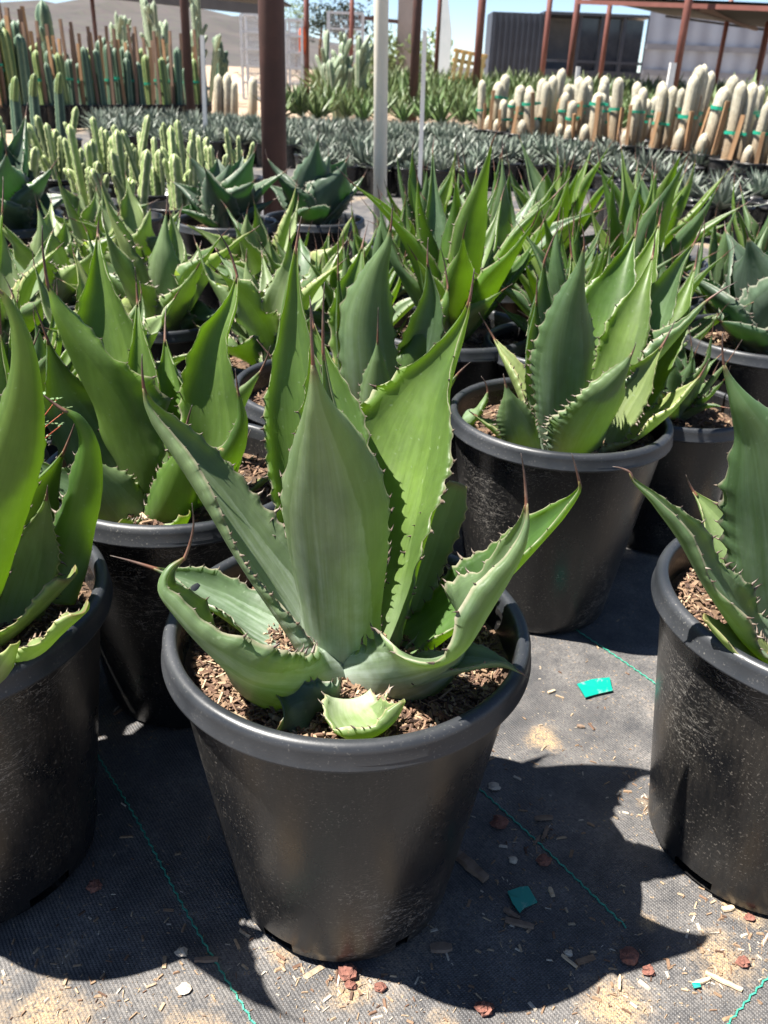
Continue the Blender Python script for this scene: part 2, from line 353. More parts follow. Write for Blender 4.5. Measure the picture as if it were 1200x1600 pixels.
# weed cloth: gently rippled sheet
g = MB(); nx, ny = 300, 220; x0, x1, y0, y1 = -3.2, 6.0, -.6, 10.5
def wob(x, y):
    return .0035*math.sin(3.1*x+1.7*y)+.0028*math.sin(7.3*y-4.1*x+1)+.0018*math.sin(13*x+9*y)+.0016*math.sin(31*x+19*y+2*math.sin(5*x))*max(0, math.sin(2.3*x-3.1*y+.5))
V = []; tx = [x0+(x1-x0)*(i/nx) for i in range(nx+1)]; ty = [y0+(y1-y0)*(j/ny)**1.6 for j in range(ny+1)]
for y in ty:
    for x in tx: V.append((x, y, wob(x, y)-.006))
g.add(V, [(j*(nx+1)+i, j*(nx+1)+i+1, (j+1)*(nx+1)+i+1, (j+1)*(nx+1)+i) for j in range(ny) for i in range(nx)])
mat_o = tag(g.build('weed_mat', MAT, smooth=True), kind='structure')
def gz(x, y): return wob(x, y)-.006
# stitched marker threads of the cloth
def stitch(a, b):
    a = np.array(a, float); b = np.array(b, float); L = np.linalg.norm(b-a); d = (b-a)/L; p = np.array([-d[1], d[0]]); mb = MB(); n = int(L/.0052)
    for i in range(n):
        s0 = i*.0052; c = a+d*(s0+.0026)+p*(.0003 if i % 2 else -.0003)+p*.0012*math.sin(s0*23)
        ang = math.atan2(d[1], d[0])+(.3 if i % 2 else -.3)
        R = np.array(Matrix.Rotation(ang, 3, 'Z')); mb.box((c[0], c[1], gz(*c)+.0012), (.0049, .0013, .0012), R)
    tag(mb.build('stitched_thread', STITCH, mat_o), kind='stuff')
dr = np.array([.60, -.80])
for q in ((-.2328, .6045), (.1134, .6725), (.2752, .9675), (.62, 1.35)):
    q = np.array(q); stitch(q-dr*(.35 if q[0] < .1 else .25), q+dr*(.45 if q[0] < 0 else .205 if q[0] < .2 else .2 if q[0] < .5 else .7))
stitch((.285, .415), (.40, .512)); stitch((.55, 1.02), (.62, 1.09))

def hill(name, prof, Y, depth):
    mb = MB(); n = 90; V = []; rows = 7
    px = [p[0] for p in prof]; py = [p[1] for p in prof]
    r_ = random.Random(3)
    for k in range(rows):
        s = k/(rows-1)
        for i in range(n):
            x = px[0]+(px[-1]-px[0])*i/(n-1); y = float(np.interp(x, px, py))+1.2*math.sin(i*.9)+1.0*math.sin(i*2.3)
            P = at(x, y, Y); z = max(P[2], 0)*math.sin(s*math.pi/2)
            V.append((P[0]*(1-.12*(1-s)), Y-depth*(1-s), z-.1+(r_.uniform(-.12, .12)*z if 0 < k < rows-1 else 0)))
    V += [(V[(rows-1)*n+i][0], Y+depth, -.1) for i in range(n)]
    mb.add(V, [(k*n+i, k*n+i+1, (k+1)*n+i+1, (k+1)*n+i) for k in range(rows) for i in range(n-1)])
    tag(mb.build(name, HILL, smooth=True), kind='structure')
hill('hill', [(-900, 60), (-500, 50), (-200, 42), (0, 36), (60, 38), (100, 30), (150, 20), (190, 13), (260, 9), (340, 18), (400, 34), (470, 54), (560, 78), (680, 100), (820, 120)], 320, 200)

# ------------------------------------------------------------------ leaf builder
def cr(P, n):
    """Catmull-Rom resample of control rows (any dimension) by chord length of the first three columns"""
    P = np.array(P, float); d = np.r_[0, np.cumsum(np.linalg.norm(np.diff(P[:, :3], axis=0), axis=1))]; d /= d[-1]
    m_ = np.zeros_like(P)
    for i in range(len(P)):
        a, b = max(i-1, 0), min(i+1, len(P)-1); m_[i] = (P[b]-P[a])/(d[b]-d[a])
    u = np.linspace(0, 1, n); out = []
    for q in u:
        i = min(np.searchsorted(d, q, side='right')-1, len(P)-2); h = d[i+1]-d[i]; s = (q-d[i])/h
        out.append((2*s**3-3*s**2+1)*P[i]+(s**3-2*s**2+s)*h*m_[i]+(-2*s**3+3*s**2)*P[i+1]+(s**3-s**2)*h*m_[i+1])
    return np.array(out)
def leaf_geo(C, W, S, adax, a0=.5, a1=1.15, th=.006, nt=15, tooth=.005, nu=70, nv=11, seed=0, spine=None, slen=.035, scal=.15, wave=.16, cut=False, twist=0.):
    """C control points (k,3), W half widths, S side hint, adax hint of the upper face; returns MB leaf, teeth, spine"""
    r = random.Random(seed); k = len(C)
    Q = cr(np.c_[np.array(C), np.array(W)], nu); M = Q[:, :3]; w = Q[:, 3].copy()
    T = np.gradient(M, axis=0); T /= np.linalg.norm(T, axis=1)[:, None]
    t = np.linspace(0, 1, nu)
    if not cut:
        q_ = np.clip((t-.62)/.38, 0, 1); w = w*(1-.62*q_**1.3*(1.35-.35*q_)); w[-1] = min(w[-1], .0018)
    w = np.maximum(w, .0012); S = np.array(S, float); adax = np.array(adax, float)
    Ss = []; Ns = []; prev = None
    for i in range(nu):
        h = S if prev is None else .5*S+.5*prev
        s = h-(h@T[i])*T[i]; s /= np.linalg.norm(s)+1e-9; prev = s
        n_ = np.cross(T[i], s); Ss.append(s); Ns.append(n_)
    Ss = np.array(Ss); Ns = np.array(Ns)
    if (Ns[:max(3, nu//2)].mean(0) @ adax) < 0: Ns = -Ns
    if twist:
        for i in range(nu):
            a = twist*t[i]; s, n_ = Ss[i].copy(), Ns[i].copy(); Ss[i] = s*math.cos(a)+n_*math.sin(a); Ns[i] = n_*math.cos(a)-s*math.sin(a)
    # tooth positions along each edge
    tp = {}
    for sg in (-1, 1):
        q = []; x = .06+r.uniform(0, .03)
        while x < .93 and nt:
            q.append(x); x += (.90/nt)*(r.uniform(.45, 1.5))*(.75+.5*x)
        tp[sg] = np.array(q)
    def bump(sg, x):
        q = tp[sg]
        if len(q) == 0: return 0.
        d = np.abs(q-x).min()*nt/.9
        return max(0., 1-2.2*d)**1.3
    vv = np.linspace(-1, 1, nv); V = []; A = []
    ph1, ph2 = r.uniform(0, 6), r.uniform(0, 6)
    edge = {}
    for i in range(nu):
        a = a0+(a1-a0)*t[i]**1.6+(0 if cut else .65*max(0., t[i]-.7)/.3); thk = th*(1.15-.75*t[i])*min(1, w[i]/.012+.15)
        top = []; bot = []
        for j, v in enumerate(vv):
            sg = 1 if v > 0 else -1
            ww = w[i]*(1+scal*(bump(sg, t[i])-.3)*abs(v)**9) if scal else w[i]
            ro = ww/a; lat = ro*math.sin(a*v); rise = ro*(1-math.cos(a*v))
            rise += wave*abs(v)**3*math.sin(t[i]*(13+5*math.sin(ph1))+(ph1 if sg > 0 else ph2))*w[i]
            p = M[i]+Ss[i]*lat+Ns[i]*rise; nl = Ns[i]*math.cos(a*v)-Ss[i]*math.sin(a*v)
            top.append(p); bot.append(p-nl*(thk*(1-abs(v)**4.5)))
            if abs(v) == 1: edge[(i, sg)] = (p, (Ss[i]*math.cos(a*v)+Ns[i]*math.sin(a*v))*sg, T[i], nl, w[i])
        V += top; A += [(t[i], v, 0.) for v in vv]
        V += bot[1:-1]; A += [(t[i], v, 1.) for v in vv[1:-1]]
    R = 2*nv-2; Fc = []
    ring = list(range(nv))+list(range(R-1, nv-1, -1))
    for i in range(nu-1):
        for j in range(R):
            a_, b_ = ring[j], ring[(j+1) % R]; Fc.append((i*R+a_, i*R+b_, (i+1)*R+b_, (i+1)*R+a_))
    Fc.append(tuple((nu-1)*R+q for q in ring)); Fc.append(tuple(ring[::-1]))
    L = MB(); L.add(V, Fc, 0, A)
    TE = MB()
    for sg in (-1, 1):
        for x in tp[sg]:
            i = min(nu-2, max(1, int(round(x*(nu-1))))); p, e, tg, nl, wl_ = edge[(i, sg)]
            ln = tooth*r.uniform(.45, 1.2)*(.3+.85*math.sin(math.pi*min(1, .12+x*1.0)))
            hk = r.choice((-.7, -.3, .25, .6, .8)); b = ln*.27
            d1 = e+.15*hk*tg; d2 = e+hk*tg
            P0 = p-e*ln*.25; P1 = p+d1*ln*.45; P2 = P1+d2*ln*.6
            x_ = tg; y_ = nl; vs_ = []
            for c_, rad in ((P0, b), (P1, b*.5)):
                for q in range(5):
                    g_ = 2*math.pi*q/5; vs_.append(c_+x_*rad*math.cos(g_)+y_*rad*.7*math.sin(g_))
            vs_.append(P2)
            fs = [(q, (q+1) % 5, 5+(q+1) % 5, 5+q) for q in range(5)]+[(5+q, 5+(q+1) % 5, 10) for q in range(5)]
            TE.add(vs_, fs, 0, [(.01, 0, 0)]*5+[(.5, 0, 0)]*5+[(1., 0, 0)])
    SP = None
    if not cut:
        e0 = M[-1]-T[-1]*.006; wl_ = min(max(w[-1], .0013), .0019)
        off = Ns[-1]*(w[-1]*.35)
        if spine is None: e2 = M[-1]+(T[-1]+.25*np.array((r.uniform(-1, 1), r.uniform(-1, 1), .3)))*slen
        else: e2 = np.array(spine)
        e1 = (M[-1]+e2)/2 + T[-1]*np.linalg.norm(e2-M[-1])*.10
        pts = cr(np.array([e0+off*.6, M[-1]+off*.5, e1, e2]), 10)
        SP = MB(); rad = np.linspace(1, .1, 10)**.75*wl_*1.0; SP.tube(pts, rad, 7, attr=[(q/9, 0., .001) for q in range(10) for _ in range(7)])
    return L, TE, SP
def leaf_objs(geo, plant, mat, thorn=None, org=None):
    L, TE, SP = geo
    if org is not None:
        for mb in (L, TE, SP):
            if mb: mb.v = [tuple(np.array(p)-org) for p in mb.v]
    lo = L.build('leaf', mat, plant, True)
    if TE and TE.v: tag(TE.build('teeth', thorn or THORN, lo, True), kind='stuff')
    if SP: SP.build('spine', SPINE, lo, True)
    return lo
def traced_plant(name, org, leaves, label, cat, group=None, mat=LEAF, thorn=None, lean=0.):
    """leaves are dicts: p=[(px,py,d)], w=[half width px], plus options; every leaf is unprojected at its own distance d from the rosette axis"""
    org = np.array(org, float); e = tag(empty(name, org), label, cat, group)
    for i, lf in enumerate(leaves):
        lf = dict(lf); pts = lf.pop('p'); w = lf.pop('w'); mt = lf.pop('mat', mat); k = lf.pop('k', 1.); sp = lf.pop('sp', None); az = lf.pop('az', None); sz = lf.pop('sz', 0.); ad = lf.pop('ad', None); thn = lf.pop('thorn', thorn)
        if lean and pts and mt in (LEAFB, LEAFC) and pts[-1][2] > -.03 and not lf.get('cut'):
            pts = [(x, y, d+lean*(q/(len(pts)-1))) for q, (x, y, d) in enumerate(pts)]
        C = np.array([at(x, y, org[1]+d) for x, y, d in pts]) if pts else org+np.array(lf.pop('c'))
        W = [wi*k*np.linalg.norm(c-CAM)/CAM_F for wi, c in zip(w, C)]
        if not lf.get('cut') and not sz: lf['a0'] = lf.get('a0', .5)*1.22; W = [q*1.05 for q in W]
        if sp is not None: lf['spine'] = at(sp[0], sp[1], org[1]+pts[-1][2]+(sp[2] if len(sp) > 2 else 0))
        o = C[-1]-org; o = np.array([o[0], o[1], 0]); o /= np.linalg.norm(o)+1e-9
        if az is not None: S = np.array([math.cos(math.radians(az)), math.sin(math.radians(az)), sz])
        else: S = np.cross(o, (0, 0, 1.))
        adx = np.array(ad) if ad is not None else np.array([-o[0], -o[1], .8])
        leaf_objs(leaf_geo(C, W, S, adx, seed=hash((name, i)) % 9999 if False else i*17+len(label), **lf), e, mt, thn, org)
    return e

# ------------------------------------------------------------------ pots
def pot_meshes(R, H, rb, n=72, mat=POT, lip=.0205, notch=(), seed=1):
    b = MB(); s = R/.145; zl = H-lip*1.0
    rtop = R-.0075*s
    prof = [(rb-.003, .0), (rb, .003), (rb+(rtop-rb)*.05, .015*H/.286)]
    for k in range(1, 9): q = .05+.95*k/8; prof.append((rb+(rtop-rb)*q, .015+(zl+.004-.015)*k/8))
    inner = [(rtop-.003, H-.004), (rb-.0005, .012), (.0, .011)]
    nn = set()
    for a0, a1 in notch:
        nn |= set(range(int(a0/360*n), int(a1/360*n)+1))
    b.lathe(prof, n, skip=lambda i, j: i in (0, 1) and j in nn)
    b.lathe([(.001, .0), (rb-.003, .0)], n)
    b.lathe(inner, n)
    body = b.mesh('pot_body', mat, True)
    r_ = MB()
    pr = [(R-.0120*s, H-lip-.002), (R-.0118*s, H-.006), (R-.0104*s, H-.0016), (R-.0080*s, H), (R-.0040*s, H), (R-.0014*s, H-.0022), (R, H-.0065), (R-.0002, H-lip+.0045), (R+.0016*s, H-lip+.0022), (R+.0018*s, H-lip+.0004), (R-.0005, H-lip-.0012), (R-.007*s, H-lip-.0008)]
    r_.lathe(pr, n); rim = r_.mesh('pot_rim', RIM, True)
    so_ = MB(); k = 14; zs = H-.036*H/.286; ri = R-.0098*s; V = [(0, 0, zs+.006)]; rr_ = random.Random(seed)
    for i in range(1, k+1):
        for j in range(40):
            q = ri*i/k*.985; V.append((q*math.cos(2*math.pi*j/40), q*math.sin(2*math.pi*j/40), zs+rr_.uniform(-.004, .004)+.006*(1-i/k)))
    Fc = [(0, 1+j, 1+(j+1) % 40) for j in range(40)]+[(1+i*40+j, 1+(i+1)*40+j, 1+(i+1)*40+(j+1) % 40, 1+i*40+(j+1) % 40) for i in range(k-1) for j in range(40)]
    so_.add(V, Fc); soil = so_.mesh('pot_soil', SOIL, True)
    return body, rim, soil, zs
def mulch_mesh(R, z, n, seed, big=1.):
    r = random.Random(seed); mb = MB()
    for _ in range(n):
        q = math.sqrt(r.random())*(R-.015); a = r.uniform(0, 6.283); L = r.uniform(.0022, .011)*big*(1 if r.random() < .93 else 2.3)
        wd = r.uniform(.0007, .0028)*big*(1 if r.random() < .9 else 1.8); hh = r.uniform(.0004, .0016)*big
        E_ = np.array((Matrix.Rotation(r.uniform(0, 6.28), 3, 'Z') @ Matrix.Rotation(r.gauss(0, .38), 3, 'Y') @ Matrix.Rotation(r.gauss(0, .6), 3, 'X')))
        q = min(q, R-.013-L*.5)
        mb.box((q*math.cos(a), q*math.sin(a), z+.005*(1-q/R)+r.uniform(.001, .006)), (L, wd, hh), E_, 0, r.uniform(.75, 1), (min(1, max(.01, r.gauss(.38, .27))), .1, .1))
    return mb.mesh('mulch', MULCH)
def pot(meshes, loc, label, rz=0., group=None, mulch=None, tilt=(0, 0)):
    e = tag(empty('nursery_pot', loc, rz), label, 'pot', group); e.rotation_euler = (tilt[0], tilt[1], rz)
    link('body', meshes[0], e); link('rim', meshes[1], e); link('soil', meshes[2], e)
    if mulch: tag(link('mulch', mulch, e), kind='stuff')
    return e
R5, H5 = .145, .286
hero_m = pot_meshes(R5, H5, .0985, 144, POT, notch=((232, 247), (300, 306), (345, 360), (50, 62), (120, 132)))
near_m = pot_meshes(R5, H5, .103, 96, POTD, notch=((208, 226), (280, 296), (20, 34), (90, 104)), seed=2)
mid_m = pot_meshes(R5, H5, .100, 48, POT, seed=3)
sm_m = pot_meshes(.112, .23, .082, 40, POT, seed=4)
mul_h = mulch_mesh(R5-.006, hero_m[3], 6500, 11); mul_n = mulch_mesh(R5-.006, near_m[3], 3400, 12); mul_f = mulch_mesh(R5-.006, mid_m[3], 600, 13, 1.4); mul_s = mulch_mesh(.105, sm_m[3], 200, 14, 1.4)

HP = (-.0246, .5609, 0); RP = (.3885, .626, 0); LP = (-.372, .574, 0); RBP = (.2245, 1.053, 0); LBP = (-.226, .838, 0); CBP = (-.072, 1.13, 0)
pot(hero_m, HP, 'black nursery pot in the centre foreground with a notched drain slot at its base', mulch=mul_h)
pot(near_m, RP, 'dusty scuffed black pot cut off by the right edge of the photo', mulch=mul_n)
pot(near_m, LP, 'large black pot cut off by the left edge of the photo', 1.9, mulch=mul_n)
pot(mid_m, RBP, 'black pot behind the centre pot on its right, a wide agave spilling over it', .4, mulch=mul_f)
pot(mid_m, LBP, 'deeply shaded black pot squeezed between the left and centre foreground pots', 1.1, mulch=mul_f)
pot(mid_m, CBP, 'black pot hidden directly behind the centre agave', 2.1, mulch=mul_f)

# ------------------------------------------------------------------ the centre agave
HO = np.array((HP[0], HP[1], .252))
hero = [
 dict(p=[(533, 1062, -.018), (531, 990, -.030), (527, 900, -.050), (520, 800, -.070), (508, 700, -.086), (496, 630, -.096), (489, 570, -.102)], w=[62, 63, 80, 90, 78, 36, 7], sp=(485, 468), az=0, a0=.95, a1=1.25, th=.009, nt=17, k=1.16, scal=.075),
 dict(p=[(505, 1035, -.012), (455, 955, .0), (385, 850, .012), (318, 752, .02), (262, 680, .022), (232, 635, .02), (224, 606, .018)], w=[40, 56, 58, 52, 38, 20, 6], sp=(222, 553), az=80, a0=.75, a1=1.3, k=1.25, nt=17, th=.008),
 dict(p=[(535, 1066, -.025), (475, 1082, -.06), (405, 1066, -.080), (335, 1010, -.088), (280, 952, -.088), (258, 918, -.085), (266, 890, -.081), (288, 872, -.076)], w=[50, 72, 84, 78, 56, 36, 22, 6], sp=(300, 786), az=58, sz=-1.5, a0=.75, a1=1.25, k=1.05, nt=15, th=.010, ad=(.3, .9, .5)),
 dict(p=[(500, 1030, .0), (420, 985, .02), (345, 940, .035), (290, 910, .04), (240, 888, .04)], w=[34, 42, 40, 30, 8], sp=(172, 868), az=70, a0=.6, a1=1.2, k=1.2, nt=13),
 dict(p=[(572, 1030, .018), (592, 930, .042), (612, 820, .072), (634, 720, .100), (668, 620, .118), (705, 545, .124), (727, 495, .122), (734, 470, .118)], w=[46, 66, 84, 92, 66, 36, 16, 7], sp=(741, 420), az=-38, a0=.5, a1=1.2, nt=15, th=.008, k=1.16, mat=LEAFB, tooth=.0068),
 dict(p=[(530, 1000, .03), (505, 880, .05), (482, 760, .075), (466, 640, .098), (458, 520, .118), (459, 430, .13), (463, 385, .136)], w=[45, 55, 60, 55, 38, 20, 7], sp=(471, 338), az=8, a0=.7, a1=1.25, nt=14, k=1.05, mat=LEAFB),
 dict(p=[(545, 980, .02), (535, 850, .05), (528, 740, .075), (518, 640, .095), (500, 560, .11), (489, 505, .12)], w=[40, 52, 56, 54, 36, 7], sp=(484, 462), az=-5, a0=.6, a1=1.0, nt=13, k=1.05, mat=LEAFB),
 dict(p=[(540, 960, .0), (535, 840, .004), (525, 720, .008), (513, 620, .01), (505, 550, .01)], w=[30, 32, 30, 17, 7], sp=(507, 441), az=0, a0=1.1, a1=1.5, nt=7, k=1.1),
 dict(p=[(600, 1025, .03), (640, 930, .05), (676, 840, .06), (700, 785, .064), (715, 755, .065)], w=[30, 36, 36, 30, 18], cut=True, az=10, a0=.4, a1=.5, nt=13, k=1.0, mat=LEAFC),
 dict(p=[(545, 1066, -.025), (615, 1066, -.055), (690, 1030, -.074), (752, 950, -.084), (798, 878, -.085), (820, 822, -.082), (823, 786, -.078)], w=[46, 74, 92, 84, 56, 30, 7], sp=(814, 708), az=122, sz=-1.5, a0=.75, a1=1.25, nt=14, k=1.05, th=.009, ad=(-.3, .9, .5)),
 dict(p=[(585, 1045, .0), (680, 985, .008), (770, 905, .008), (840, 838, .004), (888, 790, .0), (906, 765, -.002), (905, 750, -.004)], w=[36, 46, 46, 36, 22, 11, 5], sp=(893, 708), az=100, a0=.62, a1=1.2, nt=16, k=1.2, ad=(-.5, -.2, 1), mat=LEAFB),
 dict(p=[(600, 1062, -.045), (665, 1052, -.06), (730, 1034, -.064), (780, 1036, -.064), (815, 1052, -.063)], w=[20, 26, 24, 17, 4], sp=(826, 1060), az=95, a0=.8, a1=1.2, nt=16, k=1.2, tooth=.0035, ad=(0, 0, 1)),
 dict(p=[(545, 1092, -.075), (552, 1118, -.092), (575, 1138, -.106), (605, 1128, -.112), (632, 1096, -.112)], w=[38, 54, 58, 38, 7], az=62, a0=.85, a1=1.4, nt=10, k=1.0, mat=LEAFC, tooth=.0045, ad=(-.2, .5, 1), cut=True, th=.006, thorn=THORNP),
 dict(p=[(520, 1090, -.06), (488, 1108, -.078), (455, 1124, -.092), (432, 1140, -.104)], w=[36, 44, 42, 20], az=50, a0=.25, a1=.25, nt=6, k=1.1, mat=LEAFD, ad=(0, 0, 1), cut=True, th=.004, tooth=.003),
 dict(p=[(512, 1020, .03), (470, 945, .045), (432, 870, .055), (400, 810, .06), (386, 790, .062)], w=[32, 40, 36, 22, 6], az=60, a0=.5, a1=.9, nt=14, k=1.15, mat=LEAFC, slen=.012, ad=(.6, -.3, 1)),
 dict(p=[(590, 1050, .01), (625, 1010, .02), (650, 985, .025), (668, 962, .028)], w=[36, 36, 26, 6], az=100, a0=.4, a1=.8, nt=8, k=1.1, slen=.008, tooth=.003, ad=(-.2, -.2, 1)),
]
traced_plant('agave_plant', HO, hero, 'large agave in the centre foreground pot, broad upright leaf facing the camera', 'agave', None, LEAFH)

# left foreground agave
left = [
 dict(p=[(-75, 1000, -.02), (-38, 900, -.03), (2, 780, -.035), (30, 680, -.035), (40, 590, -.035), (30, 515, -.035), (8, 465, -.035), (-8, 448, -.035)], w=[40, 50, 50, 42, 32, 24, 14, 6], az=25, a0=.8, a1=1.3, k=1.1, mat=LEAFB),
 dict(p=[(-50, 950, .02), (-25, 800, .03), (-8, 680, .035), (2, 590, .035), (0, 520, .035)], w=[50, 62, 58, 38, 8], az=-10, a0=.6, a1=1., mat=LEAFB),
 dict(p=[(90, 940, .03), (112, 860, .045), (134, 770, .05), (140, 700, .05), (122, 655, .048), (95, 638, .046)], w=[30, 34, 29, 22, 18, 10], sp=(62, 612), az=30, a0=.8, a1=1.3, k=1., mat=LEAFB, nt=10, ad=(-1, -.2, .2)),
 dict(p=[(5, 1000, .0), (32, 915, .01), (54, 845, .015), (70, 795, .018), (73, 772, .018)], w=[36, 42, 36, 18, 4], az=30, a0=.4, a1=.8, mat=LEAFC, slen=.008, ad=(-1, -.6, .6)),
 dict(p=[(-40, 1025, -.01), (20, 985, -.01), (72, 940, -.01), (112, 900, -.01)], w=[40, 52, 46, 24], az=75, a0=.4, a1=.7, mat=LEAFC, k=1.2, cut=True, ad=(-.3, -.3, 1)),
 dict(p=[(-20, 1065, -.06), (40, 1032, -.065), (90, 988, -.068), (130, 955, -.07)], w=[30, 36, 34, 22], az=70, a0=.5, a1=.6, mat=LEAFC, k=1.2, cut=True, ad=(-.3, -.1, 1), thorn=THORNP),
 dict(p=[(-30, 1090, -.09), (0, 1050, -.1), (25, 1005, -.1)], w=[24, 26, 10], az=60, a0=.5, a1=.8, mat=LEAFC, cut=True, nt=7),
 dict(p=[(-60, 1000, .05), (20, 860, .08), (70, 760, .09), (100, 705, .09)], w=[40, 50, 34, 6], az=20, a0=.5, a1=1., mat=LEAF),
 dict(p=[], c=[(0, -.02, 0), (.015, -.08, .09), (.03, -.13, .16), (.05, -.165, .21), (.06, -.18, .24)], w=[50, 70, 70, 50, 8], az=10, a0=.6, a1=1.),
 dict(p=[], c=[(-.01, .02, 0), (-.06, .09, .1), (-.10, .14, .19), (-.13, .17, .26), (-.14, .18, .30)], w=[60, 90, 90, 60, 8], az=30, a0=.5, a1=1.),  # unseen leaf, added so its shadow darkens the gap between the pots
 dict(p=[], c=[(-.02, .03, 0), (-.03, .10, .08), (-.05, .16, .15), (-.07, .2, .2)], w=[60, 80, 60, 8], az=20, a0=.5, a1=1.),  # also added out of view, to shade the ground behind this pot
 dict(p=[(-120, 950, 0), (-160, 800, 0), (-190, 650, 0), (-200, 560, 0)], w=[50, 70, 50, 8], az=60, a0=.6, a1=1.),
]
traced_plant('agave_plant', (LP[0], LP[1], .252), left, 'agave at the left edge of the photo with a leaf hooked over at its tip', 'agave')

# right foreground agave
right = [
 dict(p=[(1235, 1010, -.01), (1222, 900, -.015), (1212, 790, -.02), (1190, 690, -.02), (1158, 630, -.02), (1138, 590, -.018), (1131, 570, -.018)], w=[56, 70, 74, 56, 30, 13, 6], sp=(1129, 521), az=-8, a0=.55, a1=1.2, nt=13, th=.008, mat=LEAF),
 dict(p=[(1225, 1035, -.03), (1165, 985, -.05), (1112, 915, -.06), (1066, 838, -.062), (1022, 782, -.062), (990, 752, -.06), (983, 738, -.06)], w=[32, 42, 42, 34, 24, 11, 5], sp=(957, 729), az=68, a0=.8, a1=1.3, k=1.15, nt=15, ad=(.5, .2, 1)),
 dict(p=[(1210, 985, .0), (1175, 910, .03), (1138, 845, .06), (1104, 795, .08), (1083, 768, .09)], w=[34, 42, 42, 27, 6], sp=(1072, 742), az=12, a0=.45, a1=.9, k=1.05, mat=LEAFC, nt=13, ad=(.5, -.7, .6)),
 dict(p=[(1240, 1060, -.05), (1190, 1035, -.065), (1140, 1002, -.072), (1100, 965, -.074)], w=[32, 36, 30, 8], az=75, a0=.4, a1=.6, k=1.1, mat=LEAFC, cut=True, nt=10, ad=(.3, .1, 1)),
 dict(p=[(1250, 980, .03), (1280, 800, .05), (1300, 640, .06), (1310, 560, .06)], w=[50, 66, 46, 7], az=-5, a0=.5, a1=1.),
 dict(p=[(1300, 1000, .0), (1380, 900, .0), (1450, 830, .0), (1480, 780, 0)], w=[40, 56, 40, 7], az=100, a0=.5, a1=1.),
]
traced_plant('agave_plant', (RP[0], RP[1], .252), right, 'foreground agave at the right edge with a tall bluish leaf and pale lower leaves', 'agave')

